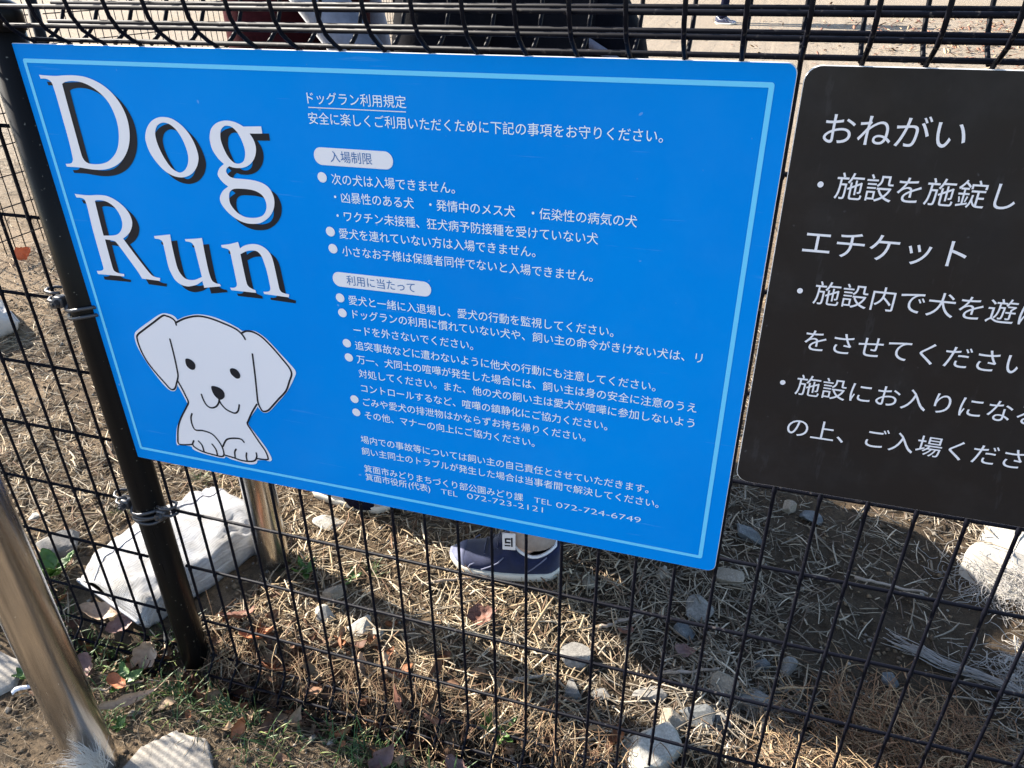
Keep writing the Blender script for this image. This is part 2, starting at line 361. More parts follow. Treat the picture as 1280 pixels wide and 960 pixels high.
DOG_OUT = [(72.2,224.7),(80.6,232.6),(103.0,247.6),(127.7,262.6),(142.4,263.9),(150.2,261.0),(153.3,256.7,1),(168.0,263.8),(189.1,269.5),(211.2,269.2),(232.0,264.2),(247.1,258.4),(255.5,253.6,1),(265.5,256.2),(278.7,254.9),(292.8,245.3),(308.3,228.0),(321.6,212.9),(327.9,203.2),(323.3,191.7),(308.5,168.9),(287.7,145.8),(273.8,131.4),(264.5,127.5),(259.3,130.1),(255.5,135.5,1),(238.9,114.2),(233.6,102.9),(242.2,88.0),(255.5,66.2),(261.6,48.8),(258.4,42.9),(250.9,42.6),(237.0,40.2),(232.7,33.6),(221.4,29.7),(203.4,30.8),(188.5,32.6),(180.0,35.7),(176.0,31.7),(160.4,31.2),(135.9,33.4),(122.7,37.2),(119.3,42.3),(99.9,40.8),(93.6,41.2),(98.4,61.2),(105.2,78.1),(117.7,95.8),(132.3,116.4),(132.8,124.0),(127.0,142.2),(124.2,149.9,1),(119.0,140.9),(112.1,137.7),(103.9,141.4),(93.8,154.4),(81.7,175.6),(72.8,197.0),(69.8,211.9)]
DOG_LINES = [[(149.2,248.8),(148.5,254.8),(143.8,258.6),(137.2,260.4),(129.8,260.0),(111.8,248.0),(89.7,233.0),(77.4,224.0),(74.3,216.7),(75.3,200.2),(80.7,182.6),(90.9,165.5),(102.0,150.7),(108.7,142.2),(113.8,140.6),(119.1,144.4),(123.9,153.3),(129.7,165.8),(131.2,180.2),(132.1,199.9),(132.2,216.5),(132.1,224.6)],[(150.2,252.6),(167.3,261.1),(188.4,266.9),(207.7,266.2),(228.6,261.2),(243.9,256.2),(251.0,251.8),(255.4,246.6),(257.6,241.8)],[(255.0,251.0),(262.5,254.6),(273.2,254.2),(285.4,248.1),(298.8,234.5),(311.8,218.0),(319.3,207.2),(320.9,198.1),(315.6,186.5),(307.3,170.1),(291.9,153.6),(277.9,138.4),(271.1,132.1),(263.5,129.6),(260.1,133.9),(257.7,143.6),(259.2,160.8),(261.5,183.5),(263.3,205.5),(264.4,220.4)],[(127.0,156.7),(131.0,145.7),(134.8,131.7),(136.2,123.1),(129.9,113.0),(115.2,92.3),(105.9,75.2),(99.6,55.1),(98.2,42.7),(113.4,44.1),(124.3,47.1)],[(255.0,139.7),(243.7,123.9),(234.9,109.1),(232.1,102.6),(237.1,91.6),(245.5,75.0),(253.0,61.1),(255.7,49.2),(252.8,44.6),(236.1,43.1)],[(137.6,103.8),(133.6,95.5),(132.9,83.2),(136.4,75.1),(149.7,76.3),(164.3,73.5),(172.8,64.2),(177.7,52.7),(178.3,41.7),(176.5,36.6),(171.9,34.1),(161.2,34.5),(139.9,36.7),(127.1,41.9),(124.3,47.1),(128.0,54.2)],[(136.7,55.2),(141.3,48.8),(142.2,37.2)],[(160.6,54.1),(165.3,45.5),(165.4,35.4)],[(179.6,54.0),(186.7,65.3),(193.9,70.4),(206.6,73.4),(215.5,73.3),(219.1,69.0)],[(179.3,38.1),(192.5,36.6),(207.2,34.1),(222.5,35.3),(231.7,39.1),(236.3,46.9),(236.7,53.2)],[(202.2,53.3),(198.5,47.3),(197.2,37.5)],[(219.6,49.9),(217.5,43.2),(217.5,35.9)],[(163.2,140.8),(164.6,130.8),(168.6,122.6),(175.5,120.3),(183.8,123.8),(189.8,130.7),(192.2,136.9)],[(192.0,136.0),(194.1,129.9),(199.8,122.7),(207.8,119.1),(214.9,118.2),(221.0,123.4),(225.0,133.7)]]
DOG_FILL = [[(183.8,157.1),(190.6,158.8),(198.8,156.7),(203.5,151.7),(203.3,144.5),(199.2,139.5),(192.8,137.0),(186.6,141.8),(183.8,148.5)],[(150.1,195.6),(155.0,197.7),(161.7,195.4),(165.2,189.5),(162.9,182.7),(157.8,180.0),(152.4,182.0),(149.3,187.1)],[(222.3,190.6),(227.2,193.3),(233.8,191.6),(237.5,185.2),(236.0,179.5),(230.7,177.3),(225.7,180.1),(222.3,184.3)]]
BLUE_TEXT = [('ドッグラン利用規定', 'ドッグラン利用規定', 401.0, 518.3, 552.3, 12.71), ('安全に楽しくご利用いただくために下記の事項をお守りください。', '安全に楽しくご利用いただくために下記の事項をお守りください。', 399.5, 787.1, 531.2, 13.07), ('入場制限', '入場制限', 420.7, 472.3, 491.1, 12.39), ('次の犬は入場できません。', '次の犬は入場できません。', 418.7, 568.7, 465.8, 12.32), ('・凶暴性のある犬\u3000・発情中のメス犬\u3000・伝染性の病気の犬', '・凶暴性のある犬\u3000・発情中のメス犬\u3000・伝染性の病気の犬', 419.2, 768.3, 445.4, 12.16), ('・ワクチン未接種、狂犬病予防接種を受けていない犬', '・ワクチン未接種、狂犬病予防接種を受けていない犬', 419.4, 728.7, 423.5, 12.08), ('愛犬を連れていない方は入場できません。', '愛犬を連れていない方は入場できません。', 419.8, 660.1, 402.3, 12.38), ('小さなお子様は保護者同伴でないと入場できません。', '小さなお子様は保護者同伴でないと入場できません。', 421.0, 725.0, 380.8, 12.48), ('利用に当たって', '利用に当たって', 422.1, 512.4, 343.9, 12.59), ('愛犬と一緒に入退場し、愛犬の行動を監視してください。', '愛犬と一緒に入退場し、愛犬の行動を監視してください。', 421.5, 751.5, 317.7, 12.85), ('ドッグランの利用に慣れていない犬や、飼い主の命令がきけない犬は、リ', 'ドッグランの利用に慣れていない犬や、飼い主の命令がきけない犬は、リ', 424.6, 850.6, 299.2, 12.89), ('ードを外さないでください。', 'ードを外さないでください。', 423.3, 583.2, 277.3, 12.73), ('追突事故などに遭わないように他犬の行動にも注意してください。', '追突事故などに遭わないように他犬の行動にも注意してください。', 422.8, 803.6, 255.7, 12.93), ('万一、犬同士の喧嘩が発生した場合には、飼い主は身の安全に注意のうえ', '万一、犬同士の喧嘩が発生した場合には、飼い主は身の安全に注意のうえ', 422.5, 851.7, 235.6, 12.97), ('対処してください。また、他の犬の飼い主は愛犬が喧嘩に参加しないよう', '対処してください。また、他の犬の飼い主は愛犬が喧嘩に参加しないよう', 423.1, 851.3, 215.0, 13.02), ('コントロールするなど、喧嘩の鎮静化にご協力ください。', 'コントロールするなど、喧嘩の鎮静化にご協力ください。', 424.0, 751.4, 193.2, 13.05), ('ごみや愛犬の排泄物はかならずお持ち帰りください。', 'ごみや愛犬の排泄物はかならずお持ち帰りください。', 424.4, 725.5, 172.3, 13.08), ('その他、マナーの向上にご協力ください。', 'その他、マナーの向上にご協力ください。', 424.6, 661.0, 151.7, 13.11), ('場内での事故等については飼い主の自己責任とさせていただきます。', '場内での事故等については飼い主の自己責任とさせていただきます。', 413.9, 807.4, 110.9, 12.6), ('飼い主同士のトラブルが発生した場合は当事者間で解決してください。', '飼い主同士のトラブルが発生した場合は当事者間で解決してください。', 412.7, 821.4, 91.3, 12.71), ('箕面市みどりまちづくり部公園みどり課', '箕面市みどりまちづくり部公園みどり課', 413.6, 645.8, 62.0, 13.11), ('TEL', 'TEL', 661.0, 685.0, 62.7, 9.24), ('072-724-6749', '072-724-6749', 691.0, 801.4, 61.7, 9.18), ('箕面市役所', '箕面市役所', 413.7, 477.3, 47.4, 12.85), ('(代表)', '(代表)', 479.9, 512.2, 47.5, 12.63), ('TEL', 'TEL', 528.4, 552.4, 47.6, 9.7), ('072-723-2121', '072-723-2121', 566.6, 673.1, 48.6, 9.6)]
BLACK_TEXT = [('おねがい', 'おねがい', 930.7, 1046.6, 545.9, 26.27), ('・施設を施錠し', '・施設を施錠し', 933.9, 1099.3, 495.6, 25.13), ('エチケット', 'エチケット', 931.4, 1074.3, 440.1, 27.11), ('・施設内で犬を遊ば', '・施設内で犬を遊', 933.9, 1129.1, 388.8, 26.3), ('をさせてください', 'をさせてくださ', 950.4, 1128.7, 336.4, 27.0), ('・施設にお入りになる', '・施設にお入りにな', 934.4, 1155.7, 283.2, 27.93), ('の上、ご入場ください', 'の上、ご入場くだ', 950.8, 1157.3, 230.5, 28.53)]
BULLETS = [[406.9,467.1],[408.4,403.5],[408.9,382.5],[410.0,319.3],[410.5,299.1],[411.3,257.1],[411.5,236.7],[412.0,174.4],[412.2,153.8]]

# ================================================================== THE SETTING: ground
def build_ground():
    def axis(lo, hi, step, far_lo, far_hi):
        core = list(np.arange(lo, hi + 1e-6, step))
        a = []; s = step; v = lo
        while v > far_lo: s *= 1.16; v -= s; a.append(v)
        b = []; s = step; v = core[-1]
        while v < far_hi: s *= 1.16; v += s; b.append(v)
        return np.array(a[::-1] + core + b)
    X = axis(-1.6, 2.0, 0.0095, -90, 90); Y = axis(-0.5, 1.6, 0.0095, -12, 110)
    gx, gy = np.meshgrid(X, Y)
    gz = ground_h(gx, gy)
    V = np.stack([gx.ravel(), gy.ravel(), gz.ravel()], 1)
    nx, ny = len(X), len(Y)
    i = np.arange(nx * ny).reshape(ny, nx)
    F = np.stack([i[:-1, :-1].ravel(), i[:-1, 1:].ravel(), i[1:, 1:].ravel(), i[1:, :-1].ravel()], 1)
    x, y = V[:, 0], V[:, 1]
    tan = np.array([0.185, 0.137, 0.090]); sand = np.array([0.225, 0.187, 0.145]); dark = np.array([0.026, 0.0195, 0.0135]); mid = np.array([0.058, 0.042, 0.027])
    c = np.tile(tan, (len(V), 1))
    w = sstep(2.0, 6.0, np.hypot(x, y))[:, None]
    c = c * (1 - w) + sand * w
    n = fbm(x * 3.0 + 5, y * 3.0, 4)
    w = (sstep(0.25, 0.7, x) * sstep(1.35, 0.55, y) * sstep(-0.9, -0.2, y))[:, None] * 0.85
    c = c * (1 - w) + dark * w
    w = (sstep(-0.05, 0.09, n) * sstep(3.0, 1.2, y))[:, None] * 0.75
    c = c * (1 - w) + mid * w
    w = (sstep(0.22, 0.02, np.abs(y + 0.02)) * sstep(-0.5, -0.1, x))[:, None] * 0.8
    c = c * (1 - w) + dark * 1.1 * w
    n2 = fbm(x * 0.5, y * 0.5 + 9, 3)
    w = (sstep(0.05, 0.2, n2) * sstep(3, 6, y))[:, None] * 0.5
    c = c * (1 - w) + np.array([0.22, 0.175, 0.12]) * w
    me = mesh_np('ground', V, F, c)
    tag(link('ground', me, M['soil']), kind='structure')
build_ground()

# ================================================================== FENCES
ROWS = [0.5, 0.379, 0.258, 0.137, 0.0145, -0.108, -0.2325, -0.3640]
ROLL_T = (0.011, 0.653); ROLL_B = (0.011, -0.505); RR_ = 0.050

def wire_path():
    """one vertical wire, rolled over at the top and at the foot, as (y, z)"""
    p = []
    for a in np.linspace(330, 24, 16):
        p.append((ROLL_B[0] - RR_ * math.sin(R(a)), ROLL_B[1] + RR_ * math.cos(R(a))))
    p += [(0.002, -0.446), (0.005, -0.430), (0.005, 0.0), (0.005, 0.590), (0.0045, 0.5985), (0.000, 0.6030)]
    for a in np.linspace(24, 332, 16):
        p.append((ROLL_T[0] - RR_ * math.sin(R(a)), ROLL_T[1] - RR_ * math.cos(R(a))))
    p.append((0.019, 0.600))
    return p
WP = wire_path()
_wire_me = None
def vertical_wire(parent, x):
    global _wire_me
    if _wire_me is None:
        P_, r_ = [], []
        for i, (y, z) in enumerate(WP):
            if i and abs(WP[i - 1][0] - y) < 1e-6:                     # the straight run: a weld bead at every crossing
                z0 = WP[i - 1][1]
                for zr in sorted(ROWS):
                    if z0 < zr - 0.006 and zr + 0.006 < z:
                        for dz, rr in ((-0.0050, 0.0023), (-0.0028, 0.0029), (0, 0.0032), (0.0028, 0.0029), (0.0050, 0.0023)):
                            P_.append((0, y, zr + dz)); r_.append(rr)
            P_.append((0, y, z)); r_.append(0.0023)
        bm = bmesh.new(); tube(bm, P_, r_, 8); _wire_me = bm_mesh(bm, 'vertical_wire')
    o = link('vertical_wire', _wire_me, M['wire'], parent)
    o.location = (x, 0, 0)

def h_positions():
    out = [(0.0108, z) for z in ROWS] + [(0.011, 0.6035), (0.011, -0.4555)]
    r = RR_ - 0.0052
    for a in (44, 74, 118, 180, 242, 286, 316):
        out.append((ROLL_T[0] - r * math.sin(R(a)), ROLL_T[1] - r * math.cos(R(a))))
    for a in (44, 74, 118, 180, 242, 286, 316):
        out.append((ROLL_B[0] - r * math.sin(R(a)), ROLL_B[1] + r * math.cos(R(a))))
    return out
def near_panel(name, label, xs, x0, x1):
    t = thing(name, label, 'fence panel', (0, 0, 0), 0, 'black wire mesh panels of the near fence')
    for x in xs: vertical_wire(t, x)
    for y, z in h_positions():
        link('horizontal_wire', tube_mesh('horizontal_wire', [(x0, y, z), (x1, y, z)], 0.0026, 8), M['wire'], t)
    return t
near_panel('mesh_fence', 'black wire mesh fence panel carrying the blue and charcoal signs', [0.0426 + 0.0505 * k for k in range(40)], 0.030, 2.024)
near_panel('mesh_fence', 'black wire mesh fence panel on the other side of the black post from the signs', [-0.0615 - 0.0505 * k for k in range(40)], -2.043, -0.049)

def fence_post(x, y, label, group=None):
    t = thing('fence_post', label, 'fence post', (x, y, 0), 0, group)
    bm = bmesh.new(); loft(bm, [ring((0, 0, z), 0.0243, 0.0243, 28) for z in (-0.62, -0.2, 0.2, 0.628)]); link('shaft', bm_mesh(bm, 'shaft'), M['post'], t)
    bm = bmesh.new(); loft(bm, [ring((0, 0, z), r, r, 28) for z, r in ((0.612, 0.0265), (0.632, 0.0265), (0.640, 0.024), (0.646, 0.015), (0.648, 0.003))]); link('cap', bm_mesh(bm, 'cap'), M['post'], t)
    return t
fence_post(-0.012, 0.012, 'round black fence post along the left edge of the blue sign')
fence_post(2.060, 0.012, 'round black fence post beyond the charcoal sign at the far end of its panel')

def clamp(px, py, side, wz, bz, label):
    """a double wire band round the post with a hooked block that grips the outer wire of a panel"""
    t = thing('fence_clamp', label, 'fence clamp', (px, py, bz), 0, 'metal clamps between the black post and the mesh')
    for dz in (-0.006, 0.006):
        pts = []
        for a in np.linspace(-165, 15, 18):
            aa = R(a) if side > 0 else R(180 - a)
            pts.append((0.0278 * math.cos(aa), 0.0278 * math.sin(aa), dz + 0.003 * math.sin(R(a * 2))))
        link('band', tube_mesh('band', pts, 0.0028, 8), M['galv'], t)
    sx = side
    bm = bmesh.new()
    box(bm, sx * 0.036, -0.010, (wz - bz) * 0.6, 0.017, 0.016, 0.017, 0.004)
    link('block', bm_mesh(bm, 'block'), M['galv'], t)
    for dz in (-0.006, 0.008):
        loop = [(sx * 0.030, -0.013, wz - bz + dz), (sx * 0.042, -0.017, wz - bz + dz), (sx * 0.054, -0.014, wz - bz + dz), (sx * 0.060, -0.005, wz - bz + dz), (sx * 0.055, 0.004, wz - bz + dz), (sx * 0.042, 0.006, wz - bz + dz)]
        link('hook', tube_mesh('hook', loop, 0.0024, 8), M['galv'], t)
    bm = bmesh.new(); loft(bm, [ring((0, 0, z), r, r, 6) for z, r in ((0, 0.0065), (0.006, 0.0065), (0.0065, 0.003), (0.009, 0.003))])
    o = link('bolt', bm_mesh(bm, 'bolt'), M['galv'], t, smooth=False); o.location = (sx * 0.036, -0.019, (wz - bz) * 0.6); o.rotation_euler = (R(90), 0, 0)
clamp(-0.012, 0.012, -1, 0.266, 0.250, 'metal clamp on the black post beside the sign, the higher one')
clamp(-0.012, 0.012, -1, -0.100, -0.115, 'lower metal clamp reaching left from the black post, above the white sack')
clamp(-0.012, 0.012, 1, -0.104, -0.120, 'wide metal clamp reaching right from the black post, just under the blue sign')

# the fence across the run, seen edge-on to the left
def far_panel(y0, label):
    t = thing('mesh_fence', label, 'fence panel', (-2.2, y0, 0), 0, 'panels of the mesh fence across the run')
    bm = bmesh.new()
    for k in range(40):
        y = 0.02 + 0.0505 * k
        tube(bm, [(0, y, -0.45), (0, y, 0.60)], 0.0024, 5)
    for z in ROWS:
        tube(bm, [(0.005, 0.0, z), (0.005, 2.0, z)], 0.0026, 5)
    link('wire_grid', bm_mesh(bm, 'wire_grid'), M['wire'], t)
    bm = bmesh.new()
    for k in range(40):
        y = 0.02 + 0.0505 * k
        tube(bm, [(-0.05 * math.sin(R(a)), y, 0.65 - 0.05 * math.cos(R(a))) for a in range(0, 361, 40)], 0.0024, 5)
    for a in (0, 60, 120, 180, 240, 300):
        tube(bm, [(-0.045 * math.sin(R(a)), 0, 0.65 - 0.045 * math.cos(R(a))), (-0.045 * math.sin(R(a)), 2.0, 0.65 - 0.045 * math.cos(R(a)))], 0.0026, 5)
    link('top_roll', bm_mesh(bm, 'top_roll'), M['wire'], t)
far_panel(0.06, 'black mesh panel at the nearest end of the fence across the run')
far_panel(2.14, 'black mesh panel in the middle of the fence across the run')
far_panel(4.22, 'black mesh panel at the farthest end of the fence across the run')
for i, y in enumerate((0.0, 2.10, 4.18, 6.26)):
    fence_post(-2.2, y, ['black post at the corner where the two mesh fences meet', 'first black post along the fence across the run, past the corner', 'second black post along the fence across the run, past the corner', 'last black post of the fence across the run'][i], 'posts of the fence across the run')

# ================================================================== SIGNS
def rounded(x0, z0, x1, z1, r, n=6):
    pts = []
    for (cx_, cz_, a0) in ((x1 - r, z1 - r, 0), (x0 + r, z1 - r, 90), (x0 + r, z0 + r, 180), (x1 - r, z0 + r, 270)):
        for k in range(n + 1):
            a = R(a0 + 90 * k / n); pts.append((cx_ + r * math.cos(a), cz_ + r * math.sin(a)))
    return pts
def panel(parent, x0, z0, x1, z1, r, face):
    """a thin sheet 3 mm thick: printed face, pale core, slightly rounded corners"""
    bm = bmesh.new()
    p = rounded(x0, z0, x1, z1, r, 8)
    q = rounded(x0 + 0.0006, z0 + 0.0006, x1 - 0.0006, z1 - 0.0006, r, 8)
    f0 = [bm.verts.new((x, 0.0, z)) for x, z in q]; f1 = [bm.verts.new((x, 0.0006, z)) for x, z in p]; f2 = [bm.verts.new((x, 0.0024, z)) for x, z in p]
    n = len(p)
    for A, B in ((f0, f1), (f1, f2)):
        for k in range(n):
            f = bm.faces.new((A[k], A[(k + 1) % n], B[(k + 1) % n], B[k])); f.material_index = 1
    a = bm.faces.new(f0); b = bm.faces.new(f2[::-1]); a.material_index = 0; b.material_index = 1
    bmesh.ops.recalc_face_normals(bm, faces=bm.faces)
    me = bpy.data.meshes.new('panel'); bm.to_mesh(me); bm.free()
    me.materials.append(face); me.materials.append(M['edge'])
    return link('panel', me, None, parent, smooth=False)

def catmull(pts, closed=True, sub=5):
    """smooth a traced outline, keeping points flagged with a third value as corners"""
    n = len(pts); out = []
    P = [Vector((p[0], p[1])) for p in pts]; cor = [len(p) > 2 for p in pts]
    for i in range(n if closed else n - 1):
        j = (i + 1) % n
        p1, p2 = P[i], P[j]
        p0 = P[i - 1] if (closed or i > 0) else p1
        p3 = P[(j + 1) % n] if (closed or j + 1 < n) else p2
        if cor[i]: p0 = p1 + (p1 - p2) * 0.6
        if cor[j]: p3 = p2 + (p2 - p1) * 0.6
        for k in range(sub):
            t = k / sub
            out.append(0.5 * ((2 * p1) + (p2 - p0) * t + (2 * p0 - 5 * p1 + 4 * p2 - p3) * t * t + (3 * p1 - p0 - 3 * p2 + p3) * t ** 3))
    if not closed: out.append(P[-1])
    return out
def flat_mesh(name, outlines):
    """outlines in metres on the sign (x, z), holes by even-odd fill"""
    cu = bpy.data.curves.new(name, 'CURVE'); cu.dimensions = '2D'; cu.fill_mode = 'FRONT'
    for o in outlines:
        s = cu.splines.new('POLY'); s.points.add(len(o) - 1); s.use_cyclic_u = True
        for p, q in zip(s.points, o): p.co = (q[0], q[1], 0, 1)
    ob = bpy.data.objects.new('tmp', cu); COL.objects.link(ob)
    me = bpy.data.meshes.new_from_object(ob.evaluated_get(bpy.context.evaluated_depsgraph_get()))
    bpy.data.objects.remove(ob); bpy.data.curves.remove(cu)
    for v in me.vertices: v.co = (v.co.x, 0, v.co.y)
    me.name = name
    return me
def printed(name, outlines, m, parent, y):
    o = link(name, flat_mesh(name, outlines), m, parent, smooth=False); o.location = (0, y, 0); return o
def stroke(pts, w):
    """a pen line of width w as a closed outline with round ends"""
    P = catmull(pts, False, 5)
    L, Rt = [], []
    for i, p in enumerate(P):
        d = (P[min(i + 1, len(P) - 1)] - P[max(i - 1, 0)]).normalized(); n = Vector((-d.y, d.x))
        L.append(p + n * w / 2); Rt.append(p - n * w / 2)
    d = (P[-1] - P[-2]).normalized(); e = [P[-1] + d * w * 0.45]
    d = (P[0] - P[1]).normalized(); s_ = [P[0] + d * w * 0.45]
    return L + e + Rt[::-1] + s_
def stroke_mesh(name, lines, w):
    bm = bmesh.new()
    for pts in lines:
        P = catmull(pts, False, 5); prev = None
        for i, p in enumerate(P):
            d = (P[min(i + 1, len(P) - 1)] - P[max(i - 1, 0)]).normalized(); n = Vector((-d.y, d.x)) * (w / 2)
            cur = (bm.verts.new((p.x + n.x, 0, p.y + n.y)), bm.verts.new((p.x - n.x, 0, p.y - n.y)))
            if prev: bm.faces.new((prev[0], prev[1], cur[1], cur[0]))
            prev = cur
        for e, sgn in ((0, -1), (-1, 1)):
            c0 = P[e]; cv = [bm.verts.new((c0.x + w / 2 * math.cos(2 * math.pi * k / 10), -0.00003, c0.y + w / 2 * math.sin(2 * math.pi * k / 10))) for k in range(10)]
            bm.faces.new(cv)
    return bm_mesh(bm, name)
def text_mesh(txt, fit, x0, x1, zc, em, thin):
    """a printed line: x0..x1 is the inked width of `fit`, zc the middle of the characters"""
    def raw(s):
        cu = bpy.data.curves.new('t', 'FONT'); cu.body = s; cu.size = 1; cu.offset = thin; cu.resolution_u = 5
        ob = bpy.data.objects.new('tmp', cu); COL.objects.link(ob)
        me = bpy.data.meshes.new_from_object(ob.evaluated_get(bpy.context.evaluated_depsgraph_get()))
        bpy.data.objects.remove(ob); bpy.data.curves.remove(cu)
        return me
    me = raw(fit); xs = [v.co.x for v in me.vertices]; a, b = min(xs), max(xs)
    if fit != txt:
        bpy.data.meshes.remove(me); me = raw(txt)
    k = (x1 - x0) / (b - a)
    for v in me.vertices: v.co = (x0 + (v.co.x - a) * k, 0, zc + (v.co.y - 0.385) * em)
    me.name = 'text_line'
    return me

def blue_sign():
    t = thing('rules_sign', 'large blue dog run rules sign with white lettering and a drawn puppy', 'sign', (0, 0, 0))
    panel(t, 0, 0, 0.9, 0.6, 0.010, M['blue'])
    o, i = 0.0188, 0.0234
    printed('border_line', [rounded(o, o - 0.0006, 0.9 - o + 0.001, 0.6 - o + 0.002, 0.003), rounded(i, i - 0.0008, 0.9 - i + 0.0008, 0.6 - i + 0.002, 0.0008)], M['pale'], t, -0.0004)
    mmv = lambda L: [(p[0] / 1000, p[1] / 1000) + tuple(p[2:]) for p in L]
    for outs in LETTERS:
        oo = [catmull(mmv(q), True, 6) for q in outs]
        bm = bmesh.new(); me = flat_mesh('letter', oo); bm.free()
        l = link('letter', me, M['white'], t, smooth=False); l.location = (0, -0.0012, 0)
        s = link('drop_shadow', me.copy(), None, l, smooth=False); s.data.materials.clear(); s.data.materials.append(M['ink'])
        s.location = (0.0082, 0.0006, -0.0075)
    d = printed('puppy_drawing', [catmull(mmv(DOG_OUT), True, 5)], M['white'], t, -0.0006)
    link('pen_lines', stroke_mesh('pen_lines', [mmv(q) for q in DOG_LINES], 0.0027), M['ink'], d, smooth=False).location = (0, -0.0003, 0)
    for nm, q in zip(('nose', 'eye', 'eye'), DOG_FILL):
        printed(nm, [catmull(mmv(q), True, 4)], M['ink'], d, -0.00045)
    pills = []
    for x0, x1, zt, zb in ((0.4001, 0.4976, 0.5006, 0.4811), (0.4033, 0.5330, 0.3533, 0.3345)):
        pills.append(printed('heading_pill', [rounded(x0, zb, x1, zt, (zt - zb) / 2 - 0.0002, 8)], M['white'], t, -0.0006))
    for x, z in BULLETS:
        r = 0.0059
        printed('bullet', [[(x / 1000 + r * math.cos(2 * math.pi * k / 28), z / 1000 + r * math.sin(2 * math.pi * k / 28)) for k in range(28)]], M['white'], t, -0.0006)
    printed('underline', [[(0.4010, 0.5422), (0.5174, 0.5422), (0.5174, 0.5432), (0.4010, 0.5432)]], M['white'], t, -0.0006)
    for k, (txt, fit, x0, x1, zc, h) in enumerate(BLUE_TEXT):
        latin = txt[0] in 'T0'
        em = 0.0137 if not latin else 0.0128
        me = text_mesh(txt, fit, x0 / 1000, x1 / 1000, zc / 1000 + (0.0004 if not latin else 0.0), em, 0.0 if not latin else -0.012)
        pill = {'入場制限': 0, '利用に当たって': 1}.get(txt)
        if pill is not None:
            link('text_line', me, M['pilltext'], pills[pill], smooth=False).location = (0, -0.0003, 0)
        else:
            link('text_line', me, M['textwhite'], t, smooth=False).location = (0, -0.0006, 0)
blue_sign()

def black_sign():
    t = thing('request_sign', 'charcoal request sign with large white lettering beside the blue sign', 'sign', (0, 0, 0))
    panel(t, 0.906, 0.1465, 1.506, 0.5985, 0.014, M['black'])
    for k, (txt, fit, x0, x1, zc, h) in enumerate(BLACK_TEXT):
        em = {0: 0.0300, 2: 0.0300}.get(k, 0.0268)
        link('text_line', text_mesh(txt, fit, x0 / 1000, x1 / 1000, zc / 1000, em, 0.0), M['white'], t, smooth=False).location = (0, -0.0006, 0)
black_sign()

# ================================================================== STEEL POSTS
def steel_post(x, y, z1, label):
    t = thing('steel_post', label, 'post', (x, y, -0.52), 0, 'polished steel posts either side of the fence')
    bm = bmesh.new(); loft(bm, [ring((0, 0, z), 0.0335, 0.0335, 48) for z in (0, 0.15, 0.3, 0.6, z1 + 0.50)], cap=False)
    link('tube', bm_mesh(bm, 'tube'), M['steel'], t)
    bm = bmesh.new(); loft(bm, [ring((0, 0, z1 + 0.50 + dz), r, r, 48) for dz, r in ((0, 0.0335), (0.012, 0.0318), (0.020, 0.025), (0.024, 0.012), (0.025, 0.002))])
    link('domed_top', bm_mesh(bm, 'domed_top'), M['steel'], t)
steel_post(-0.002, -0.240, 0.30, 'shiny steel post in front of the fence, at the left edge of the photo')
steel_post(0.004, 0.262, 0.30, 'shiny steel post behind the fence, beside the white sack')

# ================================================================== CONCRETE BLOCKS round the front post
def slab(name, label, pts, ztop, seed):
    bm = bmesh.new()
    rng = np.random.default_rng(seed)
    P = [Vector((p[0], p[1])) for p in pts]; out = []
    for i in range(len(P)):
        a, b = P[i], P[(i + 1) % len(P)]
        for k in range(8):
            q = a.lerp(b, k / 8) + Vector(rng.normal(0, 0.0012, 2)); out.append(q)
    cen = sum(out, Vector((0, 0))) / len(out)
    rings = []
    for f, z in ((1.0, ztop - 0.10), (1.0, ztop - 0.012), (0.985, ztop - 0.003), (0.95, ztop), (0.6, ztop + 0.001), (0.25, ztop + 0.0015)):
        rings.append([(cen.x + (q.x - cen.x) * f, cen.y + (q.y - cen.y) * f, z + float(rng.normal(0, 0.0009))) for q in out])
    loft(bm, rings)
    return tag(link(name, bm_mesh(bm, name), M['concrete']), label, 'concrete block', None)
slab('concrete_block', 'pale concrete block at the foot of the front steel post, striped by fence shadows', [(0.035, -0.285), (0.12, -0.335), (0.27, -0.330), (0.20, -0.205), (0.140, -0.145), (0.075, -0.146), (0.040, -0.190)], -0.447, 3)
slab('concrete_block', 'pale concrete block at the left edge behind the front steel post', [(-0.62, -0.30), (-0.33, -0.235), (-0.262, -0.160), (-0.285, -0.110), (-0.42, -0.10), (-0.62, -0.16)], -0.446, 4)

